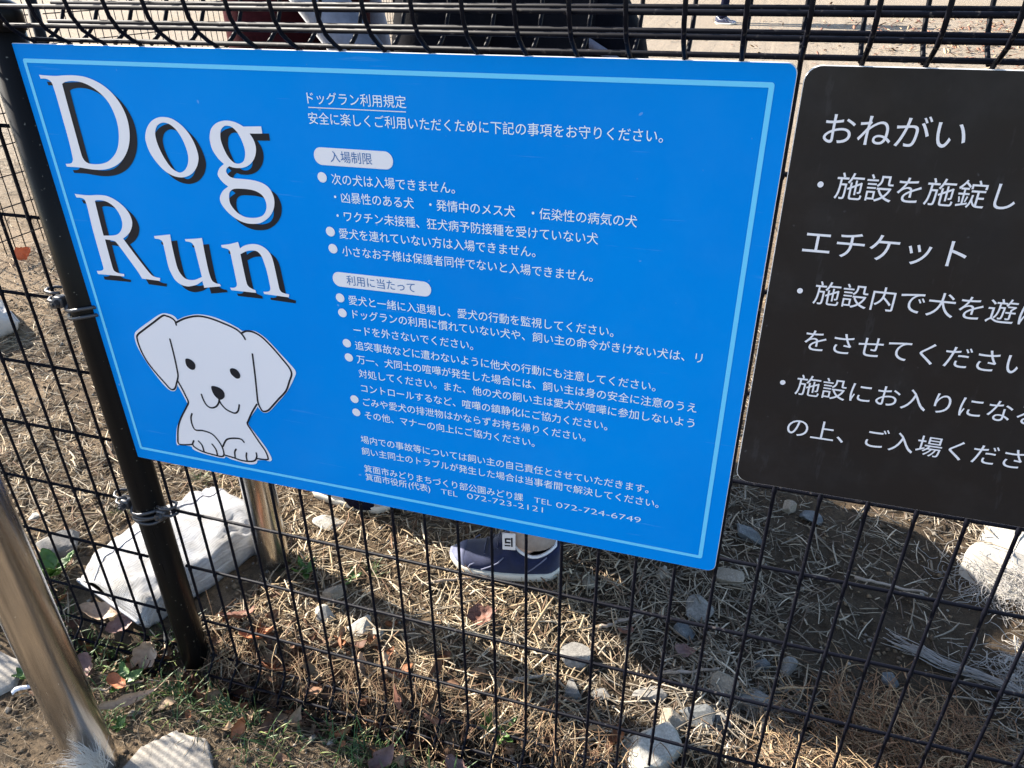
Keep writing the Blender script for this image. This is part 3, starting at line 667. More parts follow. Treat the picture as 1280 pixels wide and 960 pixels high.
# ================================================================== WHITE SACKS
def sack(loc, rz, L, W, H, label, seed, ruffle=0.0, flop=0.0):
    """a filled woven sack lying on its side: pinched ends, sagging belly, wrinkles"""
    rng = np.random.default_rng(seed); ox, oy = rng.random(2) * 50
    t = thing('sandbag', label, 'sandbag', loc, rz, 'white woven sacks')
    nu, nv = 90, 64
    V = []
    for i in range(nu):
        u = -1 + 2 * i / (nu - 1)
        e = max(0.0, 1 - abs(u) ** 3.2)
        th = 0.16 + 0.84 * e ** 0.42
        wid = 0.84 + 0.16 * e ** 0.5
        for j in range(nv):
            a = 2 * math.pi * j / nv
            c, s = math.cos(a), math.sin(a)
            y = W / 2 * wid * math.copysign(abs(c) ** 0.66, c)
            z = H / 2 * th * math.copysign(abs(s) ** 0.74, s)
            x = L / 2 * u
            wr = float(fbm(np.array([x * 14 + ox]), np.array([y * 22 + z * 30 + oy]), 4)[0])
            wr2 = float(fbm(np.array([x * 45 + ox]), np.array([(y + z) * 12 + oy]), 3)[0]) * (0.3 + abs(u) ** 2)
            k = 1 + 0.32 * wr
            z2 = z * k + 0.024 * wr + 0.034 * wr2
            y2 = y * (1 + 0.06 * wr) + 0.008 * wr2
            if z2 < -H * 0.42: z2 = -H * 0.42 - (z2 + H * 0.42) * -0.3
            z2 -= flop * (abs(u) ** 2) * H
            V.append((x + 0.010 * wr2, y2, z2 + H * 0.42))
    i = np.arange(nu * nv).reshape(nu, nv); jn = np.roll(i, -1, axis=1)
    F = np.stack([i[:-1].ravel(), jn[:-1].ravel(), jn[1:].ravel(), i[1:].ravel()], 1)
    body = link('sack_body', mesh_np('sack_body', V, F), M['bag'], t)
    # folded hem with stitches at the mouth
    for sgn in (-1, 1):
        bm = bmesh.new()
        pts = []
        for k in range(25):
            y = W * 0.41 * (-1 + 2 * k / 24)
            z = H * 0.42 - flop * H + 0.008 * float(fbm(np.array([y * 30 + ox]), np.array([sgn * 3.1]), 3)[0])
            pts.append((sgn * (L / 2 + 0.001), y, z))
        tube(bm, pts, 0.0045, 6)
        link('hem', bm_mesh(bm, 'hem'), M['seam'], t)
    bm = bmesh.new(); row = list(range(2, nu - 2))
    j0 = int(nv * 0.20)
    tube(bm, [Vector(V[r * nv + j0]) + Vector((0, 0, 0.0008)) for r in row], 0.0016, 5)
    link('seam', bm_mesh(bm, 'seam'), M['seam'], t)
    return t
sack((-0.190, 0.215, gh(-0.2, 0.2) - 0.012), R(74), 0.345, 0.26, 0.105, 'white woven sack lying behind the black post, against the rear steel post', 5, flop=0.05)
sack((-1.74, 0.90, gh(-1.74, 0.90) - 0.01), R(60), 0.44, 0.34, 0.16, 'grubby white sack far back at the left edge, seen through the mesh', 6, flop=0.15)
_sk = sack((1.63, 0.76, gh(1.63, 0.76) - 0.034), R(62), 0.36, 0.31, 0.060, 'sunlit fraying white sack at the right edge under the charcoal sign', 8, flop=0.2)

for _k, _m in ((1, 'grubby'), (2, 'sackcream')):
    for _c in [o for o in bpy.data.objects if o.name.startswith('sandbag')][_k].children: _c.data.materials[0] = M[_m]

def fibres(name, label, strands, group=None):
    bm = bmesh.new()
    for pts, r in strands: tube(bm, pts, r, 4)
    return tag(link(name, bm_mesh(bm, name), M['fibre']), label, 'frayed fibre', group)
def strand_bundle(a, b, n, spread, fray, seed, curl=0.0, r=0.0007, lift=0.012):
    rng = np.random.default_rng(seed); out = []
    a = Vector((a[0], a[1])); b = Vector((b[0], b[1])); d = b - a; nn = Vector((-d.y, d.x)).normalized()
    for k in range(n):
        o0 = rng.normal(0, spread); o1 = rng.normal(0, spread * 0.5); st = rng.random() * 0.25; en = 1 + rng.random() * 0.12
        ph = rng.random() * 6; pts = []
        for i in range(12):
            f = st + (en - st) * i / 11
            p = a + d * f + nn * (o0 * (1 - f) + o1 * f + fray * o0 * max(0, 0.3 - f) * 5 + curl * math.sin(f * 7 + ph) + 0.004 * math.sin(f * 11 + seed))
            pts.append((p.x, p.y, gh(p.x, p.y) + lift + 0.006 * math.sin(f * 8 + ph) + abs(rng.normal(0, 0.002))))
        out.append((pts, r * (0.6 + rng.random() * 0.8)))
    return out
fibres('fibre_strand', 'long frayed white strand pulled from the sack onto dark soil', strand_bundle((1.245, 0.440), (1.50, 0.360), 34, 0.008, 0.5, 1))
def curls(cx_, cy_, sx, sy, n, lo, hi, seed, r=0.00055, z0=0.004, top=0.03, head=None):
    """soft tangled threads: each a short wandering curve"""
    rng = np.random.default_rng(seed); out = []
    for k in range(n):
        p = Vector((rng.normal(cx_, sx), rng.normal(cy_, sy))); z = gh(p.x, p.y) + z0 + abs(rng.normal(0, top * 0.5)); a = rng.random() * 6.28 if head is None else rng.normal(head, 0.8)
        L = lo + (hi - lo) * rng.random(); st = L / 12; w = rng.normal(0, 0.22); pts = []; vz = rng.normal(0, 0.3)
        for i in range(13):
            pts.append((p.x, p.y, max(z, gh(p.x, p.y) + 0.002)))
            a += w + rng.normal(0, 0.22); vz = vz * 0.8 + rng.normal(0, 0.25) - 0.10
            p = p + Vector((math.cos(a), math.sin(a))) * st; z += st * vz
        out.append((pts, r * (0.6 + 0.7 * rng.random())))
    return out
fibres('fibre_tuft', 'curly tuft of frayed white fibre at the right edge below the sunlit sack', curls(1.50, 0.42, 0.035, 0.035, 260, 0.03, 0.10, 2, 0.0006, 0.006, 0.035))
fibres('fibre_fringe', 'bright frayed fringe hanging off the near side of the sunlit sack', curls(1.53, 0.655, 0.055, 0.035, 420, 0.03, 0.09, 4, 0.00055, 0.008, 0.05, -2.2))

# ================================================================== STONES
def stone_mesh(size, seed, flat=0.6, long=1.0):
    rng = np.random.default_rng(seed)
    bm = bmesh.new(); bmesh.ops.create_icosphere(bm, subdivisions=4, radius=1.0)
    planes = []
    for k in range(13):
        n = Vector(rng.normal(0, 1, 3)).normalized(); planes.append((n, 0.42 + rng.random() * 0.32))
    o = rng.random(3) * 40
    for v in bm.verts:
        c = v.co.copy()
        for n, d in planes:
            e = c.dot(n) - d
            if e > 0: c -= n * e * 0.985
        q = 0.045 * float(fbm(np.array([c.x * 4 + o[0]]), np.array([c.y * 4 + c.z * 3 + o[1]]), 4)[0])
        v.co = c * (1 + q)
        v.co.x *= long; v.co.z *= flat
    s = size / 2 / 0.68
    for v in bm.verts: v.co *= s
    return bm_mesh(bm, 'stone')
M['rock_pale'] = m_stone('pale rock', (0.33, 0.315, 0.28), (0.43, 0.41, 0.37))
M['rock_grey'] = m_stone('grey rock', (0.175, 0.166, 0.153), (0.25, 0.24, 0.222))
M['rock_blue'] = m_stone('slate rock', (0.100, 0.106, 0.110), (0.175, 0.178, 0.178))
M['rock_tan'] = m_stone('tan rock', (0.23, 0.195, 0.15), (0.31, 0.27, 0.22))
def stone(x, y, size, kind, label, seed, flat=0.6, long=1.0, sink=0.36, rz=None, tilt=0.2, group=None):
    size *= 0.9
    o = link('stone', stone_mesh(size, seed, flat, long), M[kind], smooth=False)
    o.location = (x, y, gh(x, y) + size * flat * (0.5 - sink) + 0.003)
    o.rotation_euler = (tilt * math.sin(seed), tilt * math.cos(seed * 2.1), seed * 1.3 if rz is None else rz)
    return tag(o, label, 'stone', group or 'stones lying in the straw')
STONES = [
 (0.842, 0.042, 0.092, 'rock_pale', 'largest pale rock, half sunlit, at the bottom of the fence mesh', 1, 0.75, 1.1),
 (0.979, 0.658, 0.062, 'rock_blue', 'slate blue flat stone on bare soil right of the blue sign corner', 2, 0.5, 1.1),
 (1.074, 0.785, 0.034, 'rock_tan', 'small blocky beige stone under the left end of the charcoal sign', 3, 0.9, 1.0),
 (1.119, 0.775, 0.046, 'rock_blue', 'small flat bluish stone just right of the beige one under the charcoal sign', 4, 0.5, 1.2),
 (0.945, 0.493, 0.056, 'rock_tan', 'greyish tan stone at the lower right corner of the blue sign', 5, 0.45, 1.2),
 (0.894, 0.393, 0.054, 'rock_grey', 'rounded light grey stone below the corner of the blue sign', 6, 0.8, 1.0),
 (0.880, 0.330, 0.040, 'rock_blue', 'darker stone tucked under the rounded light grey one', 7, 0.6, 1.0),
 (0.692, 0.200, 0.058, 'rock_grey', 'tall upright grey stone in shaded straw below the blue shoe', 8, 0.85, 0.8),
 (0.699, 0.128, 0.032, 'rock_grey', 'small square grey stone at the edge of the sunlit straw', 9, 0.7, 1.0),
 (0.833, 0.161, 0.036, 'rock_grey', 'small oblong grey stone above the largest pale rock', 10, 0.5, 1.4),
 (0.872, 0.104, 0.050, 'rock_tan', 'buff stone with a straw across it, touching the largest pale rock', 11, 0.8, 1.0),
 (0.915, 0.132, 0.052, 'rock_blue', 'bluish grey stone right of the buff one', 12, 0.6, 1.1),
 (0.958, 0.138, 0.040, 'rock_grey', 'angular grey stone in a pair right of the bluish grey one', 13, 0.7, 1.0),
 (0.960, 0.214, 0.044, 'rock_tan', 'brownish stone wedged under a horizontal wire right of the pale rock', 14, 0.7, 1.1),
 (1.021, 0.208, 0.062, 'rock_grey', 'long grey stone lying across the wires in shaded straw', 15, 0.55, 1.4),
 (1.020, 0.290, 0.026, 'rock_blue', 'tiny bluish stone beside a short shadowed cluster of chips', 16, 0.7, 1.0),
 (1.066, 0.305, 0.034, 'rock_grey', 'small two toned grey stone in the dark straw', 17, 0.7, 1.0),
 (0.270, 0.146, 0.046, 'rock_pale', 'sunlit cream stone below the blue sign, left of a smaller one', 18, 0.7, 1.0),
 (0.306, 0.142, 0.034, 'rock_pale', 'smaller sunlit cream stone beside the larger cream one', 19, 0.7, 1.0),
 (0.173, 0.212, 0.052, 'rock_tan', 'tan stone in sunny straw right of the rear steel post', 20, 0.8, 1.0),
 (0.185, 0.157, 0.040, 'rock_pale', 'upright pale stone in front of the tan one near the rear steel post', 21, 0.9, 0.8),
 (0.050, 0.415, 0.050, 'rock_pale', 'flat white stone under the dark trouser cuff', 22, 0.4, 1.2),
 (0.670, 0.395, 0.040, 'rock_tan', 'flat tan chip right of the blue shoe heel', 23, 0.4, 1.2),
 (0.815, 0.464, 0.034, 'rock_tan', 'small leaf-shaped tan stone under the blue sign edge', 24, 0.5, 0.8),
 (-0.470, 0.165, 0.085, 'rock_grey', 'square grey rock behind the left mesh, beside the front steel post', 25, 0.65, 1.0),
 (1.247, 0.343, 0.028, 'rock_blue', 'tiny slate chip below the frayed white strand', 26, 0.6, 1.3),
 (0.745, 0.140, 0.030, 'rock_grey', 'little flat grey stone at the shadow edge in the straw', 27, 0.4, 1.4),
 (-0.616, 0.230, 0.030, 'rock_pale', 'small round pale stone in sunny straw behind the left mesh', 28, 0.7, 1.0),
]
for i, (x, y, s, k, lab, seed, fl, lo) in enumerate(STONES):
    stone(x, y, s, k, lab, seed, fl, lo)

# ================================================================== DEAD LEAVES
def leaf_mesh(L, W, curl, seed, bend=0.4, twist=0.0, name='dead_leaf', nu=22, nv=13, raw=False):
    rng = np.random.default_rng(seed); o = rng.random(2) * 30
    V = []
    for i in range(nu):
        u = i / (nu - 1)
        w = W / 2 * (math.sin(math.pi * min(1, u ** 0.75)) ** 0.8 + 0.02) * (1 + 0.7 * float(fbm(np.array([u * 7 + o[0]]), np.array([0.0]), 3)[0]))
        for j in range(nv):
            v = -1 + 2 * j / (nv - 1)
            a = curl * v
            rad = w / max(0.2, abs(curl)) if abs(curl) > 0.2 else None
            if rad: y = rad * math.sin(a); z = rad * (1 - math.cos(a))
            else: y = w * v; z = 0
            z += 0.16 * W * float(fbm(np.array([u * 5 + o[0]]), np.array([v * 1.6 + o[1]]), 3)[0]) * 2 + 0.0018 * abs(math.sin(u * 22 + abs(v) * 5)) * abs(v)
            x = L * (u - 0.5)
            zb = bend * L * ((u - 0.5) ** 2) * 2
            ta = twist * (u - 0.5)
            V.append((x, y * math.cos(ta) - z * math.sin(ta), y * math.sin(ta) + z * math.cos(ta) + zb))
    V = np.array(V); B = V + np.array([0, 0, -0.0007])
    n = len(V); i = np.arange(n).reshape(nu, nv)
    q = lambda k: np.stack([k[:-1, :-1].ravel(), k[:-1, 1:].ravel(), k[1:, 1:].ravel(), k[1:, :-1].ravel()], 1)
    F = np.concatenate([q(i), q(i + n)[:, ::-1]])
    e = np.concatenate([i[0, :], i[1:, -1], i[-1, -2::-1], i[-2:0:-1, 0]])
    e2 = np.roll(e, -1)
    F = np.concatenate([F, np.stack([e, e2, e2 + n, e + n], 1)])
    if raw: return np.concatenate([V, B]), F
    return mesh_np(name, np.concatenate([V, B]), F)
M['leaf_buff'] = m_leaf('buff leaf', (0.33, 0.235, 0.165), (0.46, 0.36, 0.27))
M['leaf_rust'] = m_leaf('rust leaf', (0.30, 0.105, 0.045), (0.42, 0.18, 0.085))
M['leaf_brown'] = m_leaf('brown leaf', (0.145, 0.065, 0.045), (0.24, 0.125, 0.085))
M['leaf_plum'] = m_leaf('plum leaf', (0.15, 0.085, 0.075), (0.25, 0.16, 0.14))
def leaf(x, y, L, W, kind, rot, label, seed, curl=0.9, dz=0.012, bend=0.4, twist=0.0):
    o = link('dead_leaf', leaf_mesh(L, W, curl, seed, bend, twist), M[kind])
    o.location = (x, y, gh(x, y) + dz); o.rotation_euler = tuple(R(a) for a in rot)
    bm = bmesh.new()
    tube(bm, [(L * 0.48, 0, bend * L * 0.46), (L * 0.56, 0.002, bend * L * 0.62), (L * 0.70, 0.006, bend * L * 0.8)], [0.0011, 0.0009, 0.0008], 5)
    link('leaf_stalk', bm_mesh(bm, 'leaf_stalk'), M['stem'], o)
    return tag(o, label, 'dead leaf', 'dead leaves')
leaf(-0.092, -0.016, 0.088, 0.046, 'leaf_buff', (70, -52, 20), 'large buff dead leaf with dark specks propped up left of the black post', 1, 0.7, 0.040)
leaf(-0.035, -0.128, 0.098, 0.026, 'leaf_buff', (20, 6, 48), 'long narrow curled buff dead leaf right of the front steel post', 2, 1.5, 0.018)
leaf(-0.083, -0.100, 0.050, 0.026, 'leaf_rust', (10, 0, -15), 'small rust brown leaf in grass behind the long narrow curled one', 3, 0.8, 0.016)
leaf(-0.170, -0.080, 0.056, 0.030, 'leaf_plum', (30, 10, -35), 'pinkish curled leaf against the front steel post in the grass', 4, 0.9, 0.018)
leaf(0.110, 0.052, 0.070, 0.048, 'leaf_rust', (-32, -8, 24), 'bright sunlit orange brown leaf right of the black post', 5, 0.5, 0.026)
leaf(0.168, 0.016, 0.072, 0.032, 'leaf_rust', (-35, 6, 14), 'long orange brown leaf lying along the fence foot below the bright one', 6, 0.8, 0.020)
leaf(0.046, 0.078, 0.072, 0.050, 'leaf_brown', (-25, 22, 60), 'dark reddish leaf between the black post and the bright orange brown leaf', 7, 0.6, 0.026)
leaf(0.372, 0.050, 0.056, 0.034, 'leaf_buff', (-60, 40, -30), 'sunlit buff leaf standing at the fence foot under the middle of the sign', 8, 0.8, 0.030)
leaf(0.414, 0.004, 0.068, 0.032, 'leaf_brown', (-60, 58, -20), 'dark brown curled leaf hanging over the foot roll of the mesh', 9, 1.0, 0.032)
leaf(0.325, 0.045, 0.054, 0.030, 'leaf_buff', (-50, 45, -40), 'sunlit buff leaf left of the other one at the fence foot', 10, 0.8, 0.028)
leaf(0.552, -0.066, 0.050, 0.034, 'leaf_plum', (-10, 12, -22), 'reddish brown leaf at the bottom edge of the photo, in shade', 11, 0.7, 0.016)
leaf(0.437, -0.098, 0.052, 0.040, 'leaf_plum', (20, -15, 70), 'crumpled purplish leaf at the bottom edge, left of the reddish brown one', 12, 1.4, 0.018, 0.8, 1.0)
leaf(0.492, 0.236, 0.062, 0.040, 'leaf_brown', (12, -6, 22), 'flat brown leaf in sunny straw below the toe of the blue shoe', 13, 0.4, 0.016)
leaf(0.881, 0.264, 0.040, 0.024, 'leaf_plum', (6, 3, 8), 'small pinkish brown leaf among shaded stones', 14, 0.3, 0.018)
leaf(-0.236, 0.030, 0.090, 0.036, 'leaf_buff', (10, 8, 15), 'flat buff leaf in front of the white sack, behind the left mesh', 15, 0.7, 0.016)
leaf(-0.175, 0.020, 0.070, 0.034, 'leaf_plum', (20, -10, 60), 'dull brown leaf overlapping the flat buff one in front of the sack', 16, 0.7, 0.022)
leaf(0.178, -0.112, 0.045, 0.022, 'leaf_rust', (50, -55, 60), 'little orange leaf standing in the grass at the bottom of the photo', 17, 0.9, 0.018)
leaf(-2.06, 1.56, 0.075, 0.060, 'leaf_rust', (60, -20, 60), 'vivid orange leaf standing at the foot of the far fence', 18, 0.4, 0.035)
bpy.data.objects['dead_leaf.017'].data.materials[0] = M['orange']
leaf(0.490, -0.004, 0.048, 0.026, 'leaf_brown', (-55, 30, 25), 'thin dark brown leaf caught in the foot roll below the sign', 19, 1.0, 0.03)
leaf(0.770, 0.278, 0.044, 0.030, 'leaf_plum', (-20, 30, 70), 'upright greyish pink leaf in the shaded straw right of the shoe', 20, 0.7, 0.02)

# ================================================================== TWIGS, SCRAP, FEATHER
def twig(a, b, r, label, seed):
    rng = np.random.default_rng(seed); a = Vector(a); b = Vector(b); bm = bmesh.new(); pts = []
    for i in range(14):
        f = i / 13; p = a.lerp(b, f); n = Vector((-(b - a).y, (b - a).x)).normalized() * float(rng.normal(0, 0.0016))
        pts.append((p.x + n.x, p.y + n.y, gh(p.x, p.y) * 0.5 + 0.5 * (gh(*a) * (1 - f) + gh(*b) * f) + 0.014 + float(rng.normal(0, 0.0008))))
    tube(bm, pts, [r * (1.1 - 0.4 * i / 13) for i in range(14)], 7)
    return tag(link('twig', bm_mesh(bm, 'twig'), M['twig']), label, 'twig', 'twigs in the straw')
twig((0.340, 0.285), (0.470, 0.352), 0.0033, 'thick pale twig lying just in front of the blue shoe', 1)
twig((0.590, 0.098), (0.660, 0.150), 0.0032, 'short twig poking right below the shoe, at the shadow edge', 2)
twig((0.846, 0.208), (0.945, 0.238), 0.0033, 'straight twig above the buff and bluish grey stones', 3)
twig((0.716, 0.280), (0.792, 0.338), 0.0036, 'stubby twig leaning toward the rounded light grey stone', 4)
twig((0.622, -0.002), (0.668, -0.046), 0.0030, 'slanting twig at the bottom of the photo below the weed', 5)
twig((-0.110, -0.120), (-0.015, -0.030), 0.0017, 'thin pale stem curving through grass beside the front steel post', 6)
twig((1.205, 0.585), (1.345, 0.582), 0.0032, 'forked brown twig on bare soil below the charcoal sign', 7)
bm = bmesh.new()
rings = []
for i, u in enumerate(np.linspace(0, 1, 7)):
    rings.append([(-0.252 + 0.022 * u + 0.005 * c, -0.172 + 0.034 * u - 0.003 * c, gh(-0.25, -0.16) + 0.010 + 0.004 * math.sin(u * 7) + dz) for c, dz in ((-1, 0), (0, 0.0025), (1, 0), (0, -0.0015))])
loft(bm, rings)
tag(link('plastic_scrap', bm_mesh(bm, 'plastic_scrap'), M['trim']), 'folded scrap of white plastic in weeds at the left edge', 'litter')
def feather():
    bm = bmesh.new(); rng = np.random.default_rng(21)
    base = Vector((0.048, -0.268, -0.398)); tip = Vector((0.044, -0.280, -0.330)); side = Vector((0.858, 0.513, 0)).normalized(); fwd_ = Vector((0.513, -0.858, 0))
    tube(bm, [base.lerp(tip, f) + fwd_ * 0.003 * math.sin(f * 3) for f in np.linspace(0, 1, 6)], [0.0009, 0.0009, 0.0008, 0.0007, 0.0006, 0.0004], 5)
    for k in range(190):
        th = R(58 + 105 * rng.random() ** 0.9); L = 0.030 + 0.034 * rng.random(); cv = rng.normal(0.35, 0.35)
        q = base + side * rng.normal(0, 0.006) + fwd_ * rng.normal(0, 0.004) + Vector((0, 0, 0.030 * rng.random() ** 2)); tilt = rng.normal(0, 0.35); pts = [q.copy()]
        for i in range(7):
            d = side * math.cos(th) + Vector((0, 0, 1)) * math.sin(th) + fwd_ * tilt * 0.5
            q = q + d.normalized() * (L / 7); th += cv / 7 + rng.normal(0, 0.05); pts.append(q.copy())
        tube(bm, pts, [0.00042, 0.00042, 0.00040, 0.00036, 0.00032, 0.00026, 0.00018, 0.00008], 4)
    tag(link('feather', bm_mesh(bm, 'feather'), M['feather']), 'fluffy white feather at the foot of the front steel post', 'feather')
feather()

# ================================================================== STRAW, GRASS, GRAVEL (uncountable)
def straw_mesh(name, x, y, L, W, yaw, pitch, bend, tone, lift, seg=3, fat=0.75):
    n = len(x); k = seg + 1
    s = np.linspace(-0.5, 0.5, k)[None, :, None]
    dirx, diry = np.cos(yaw), np.sin(yaw)
    gx0 = x[:, None] + dirx[:, None] * L[:, None] * s[0, :, 0][None, :]
    gy0 = y[:, None] + diry[:, None] * L[:, None] * s[0, :, 0][None, :]
    side = bend[:, None] * L[:, None] * (s[0, :, 0][None, :] ** 2 * 4 - 0.3)
    gx0 = gx0 - diry[:, None] * side; gy0 = gy0 + dirx[:, None] * side
    zc = ground_h(x, y)
    zz = 0.65 * ground_h(gx0.ravel(), gy0.ravel()).reshape(n, k) + 0.35 * zc[:, None]
    zz = zz + lift[:, None] + np.sin(pitch)[:, None] * L[:, None] * s[0, :, 0][None, :]
    zz = np.maximum(zz, ground_h(gx0.ravel(), gy0.ravel()).reshape(n, k) + 0.0005)
    P = np.stack([gx0, gy0, zz], 2)                                   # n,k,3
    nrm = np.stack([-diry, dirx, np.zeros(n)], 1)[:, None, :]
    w = W[:, None, None] * np.ones((1, k, 1)) / 2
    w = w * (1 - 0.35 * (np.abs(s) * 2) ** 3)
    A = P + nrm * w; B = P - nrm * w; C = P + np.array([0, 0, 1.0]) * w * fat
    V = np.stack([A, C, B], 2).reshape(-1, 3)                         # n*k*3
    b = (np.arange(n)[:, None] * k + np.arange(seg)[None, :]).ravel() * 3
    F = []
    for a0, a1 in ((0, 1), (1, 2), (2, 0)):
        F.append(np.stack([b + a0, b + a1, b + 3 + a1, b + 3 + a0], 1))
    F = np.concatenate(F)
    col = np.repeat(tone, k * 3, axis=0)
    return mesh_np(name, V, F, col)

BLOCK = [(-0.205, 0.205, 0.21), (-0.002, -0.24, 0.045), (0.004, 0.262, 0.04), (-0.008, 0.012, 0.04), (0.07, -0.27, 0.10), (-0.4, -0.19, 0.16)]
def clear(x, y):
    ok = np.ones(len(x), bool)
    for bx, by, br in BLOCK: ok &= np.hypot(x - bx, y - by) > br
    return ok
def in_sack(x, y):
    c, s = math.cos(R(74)), math.sin(R(74)); u = (x + 0.190) * c + (y - 0.215) * s; v = -(x + 0.190) * s + (y - 0.215) * c
    return (np.abs(u) < 0.185) & (np.abs(v) < 0.135)

def scatter_straw():
    r = RNG; parts = []
    # straw over the run behind the fence: a matted layer of fine broken bits, then thicker blunt stalks on top
    for n, mu, sg, wmu, lo, hi, lift_, clump, nm in ((80000, 0.021, 0.5, 0.0012, 0.005, 0.06, 0.004, 1.0, 'fine'), (74000, 0.040, 0.5, 0.0027, 0.014, 0.13, 0.009, 1.9, 'stalks')):
        d = r.random(n) ** 1.5
        y = -0.02 + d * 3.6 + r.normal(0, 0.02, n)
        x = 0.1 + (r.random(n) - 0.5) * (3.0 + 1.3 * y) - 0.42 * y
        den = 0.62 + clump * fbm(x * 5.5, y * 5.5, 3) + 0.6 * clump * fbm(x * 1.7 + 4, y * 1.7, 2)
        bare = np.maximum(sstep(1.05, 1.2, x) * sstep(0.12, 0.26, y), 0.5 * sstep(0.95, 1.05, x) * sstep(0.5, 0.6, y))
        far = sstep(0.8, 2.2, y)
        keep = (r.random(n) < np.clip(den - 0.42 * bare - 0.06 * far, 0.04, 1)) & (y > 0.005) & clear(x, y) & ~in_sack(x, y)
        x, y = x[keep], y[keep]; n = len(x)
        L = np.exp(r.normal(math.log(mu), sg, n)).clip(lo, hi); W = np.exp(r.normal(math.log(wmu), 0.35, n)).clip(0.0006, 0.0058)
        base = np.array([0.36, 0.27, 0.165]); g = np.array([0.27, 0.225, 0.165]); rd = np.array([0.17, 0.10, 0.058]); pl = np.array([0.54, 0.45, 0.32])
        q = r.random(n)[:, None]
        tone = np.where(q < 0.40, base, np.where(q < 0.64, g, np.where(q < 0.80, rd, pl))) * (0.40 + 0.85 * r.random((n, 1)))
        if nm == 'fine': tone = tone * 0.75
        shade_gray = (sstep(0.6, 0.85, x) * 0.55)[:, None]  # shade right of the people painted into the straw: greyer and darker
        tone = tone * (1 - shade_gray) + (tone.mean(1, keepdims=True) * np.array([1.0, 0.90, 0.78])) * shade_gray * 0.72
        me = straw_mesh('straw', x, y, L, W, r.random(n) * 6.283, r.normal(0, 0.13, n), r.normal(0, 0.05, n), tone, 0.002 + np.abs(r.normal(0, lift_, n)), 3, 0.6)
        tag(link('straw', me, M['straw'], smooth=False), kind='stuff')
    # long reddish dry grass at the foot of the fence and under the charcoal sign
    n = 2300
    xa = r.random(n) * 1.45 + 0.0; ya = 0.012 + r.normal(0, 0.026, n)
    m = r.random(n) < 0.46
    xa[m] = 1.02 + r.random(m.sum()) * 0.55; ya[m] = 0.10 + r.normal(0, 0.085, m.sum()) + 0.10 * (xa[m] - 1.1)
    ok = clear(xa, ya); xa, ya = xa[ok], ya[ok]; n = len(xa)
    L = np.exp(r.normal(math.log(0.065), 0.45, n)).clip(0.02, 0.17); W = (0.0008 + 0.0013 * r.random(n))
    rd = np.array([0.16, 0.098, 0.056]); tn = np.array([0.34, 0.245, 0.145]); q = r.random(n)[:, None]
    tone = np.where(q < 0.6, rd, tn) * (0.6 + 0.7 * r.random((n, 1)))
    me = straw_mesh('dry_grass', xa, ya, L, W, r.random(n) * 6.283, r.normal(0.0, 0.40, n), r.normal(0, 0.28, n), tone, 0.008 + np.abs(r.normal(0, 0.016, n)), 6)
    tag(link('dry_grass', me, M['straw']), kind='stuff')
    # a reddish tuft of longer dry grass, heads bent over, under the charcoal sign
    n = 650
    xa = 1.27 + r.normal(0, 0.085, n); ya = 0.205 + r.normal(0, 0.045, n)
    L = np.exp(r.normal(math.log(0.085), 0.35, n)).clip(0.03, 0.18); W = 0.0010 + 0.0018 * r.random(n)
    tone = np.where(r.random((n, 1)) < 0.65, np.array([0.20, 0.108, 0.058]), np.array([0.33, 0.225, 0.13])) * (0.5 + 0.8 * r.random((n, 1)))
    me = straw_mesh('dry_grass', xa, ya, L, W, r.random(n) * 6.283, r.normal(0.1, 0.55, n), r.normal(0, 0.32, n), tone, 0.012 + np.abs(r.normal(0, 0.018, n)), 7)
    tag(link('dry_grass', me, M['straw']), kind='stuff')
    # broken bits of leaf caught along the foot of the fence
    Vs, Fs, Cs, off = [], [], [], 0
    for k in range(560):
        x0 = r.random() * 2.5 - 0.95; y0 = r.normal(-0.012, 0.055)
        if r.random() < 0.35: x0 = r.normal(0.18, 0.22); y0 = r.normal(0.02, 0.05)
        if not (clear(np.array([x0]), np.array([y0]))[0] and not in_sack(np.array([x0]), np.array([y0]))[0]): continue
        L_ = 0.016 + 0.036 * r.random() ** 1.6
        v, f = leaf_mesh(L_, L_ * (0.35 + 0.4 * r.random()), 0.3 + 1.5 * r.random(), 1000 + k, r.normal(0.3, 0.6), r.normal(0, 1.0), nu=9, nv=7, raw=True)
        m3 = (Matrix.Rotation(r.random() * 6.28, 3, 'Z') @ Matrix.Rotation(r.normal(0, 0.45), 3, 'Y') @ Matrix.Rotation(r.normal(0, 0.6), 3, 'X'))
        v = v @ np.array(m3).T + np.array([x0, y0, gh(x0, y0) + 0.006 + abs(r.normal(0, 0.006))])
        c = [(0.075, 0.036, 0.023), (0.15, 0.082, 0.048), (0.25, 0.17, 0.105), (0.20, 0.085, 0.04)][r.integers(4)]
        Vs.append(v); Fs.append(f + off); Cs.append(np.tile(np.array(c) * (0.6 + 0.6 * r.random()), (len(v), 1))); off += len(v)
    me = mesh_np('leaf_litter', np.concatenate(Vs), np.concatenate(Fs), np.concatenate(Cs))
    tag(link('leaf_litter', me, M['straw']), kind='stuff')
    # litter of thin straw in front of the fence
    n = 3800
    x = r.random(n) * 2.4 - 0.9; y = -0.05 - np.abs(r.normal(0, 0.16, n)); ok = clear(x, y) & (y > -0.62); x, y = x[ok], y[ok]; n = len(x)
    L = np.exp(r.normal(math.log(0.030), 0.5, n)).clip(0.008, 0.10); W = np.exp(r.normal(math.log(0.0013), 0.4, n))
    tone = np.array([0.27, 0.205, 0.135]) * (0.45 + 0.8 * r.random((n, 1)))
    me = straw_mesh('straw_litter', x, y, L, W, r.random(n) * 6.283, r.normal(0, 0.2, n), r.normal(0, 0.3, n), tone, 0.002 + np.abs(r.normal(0, 0.005, n)))
    tag(link('straw_litter', me, M['straw'], smooth=False), kind='stuff')
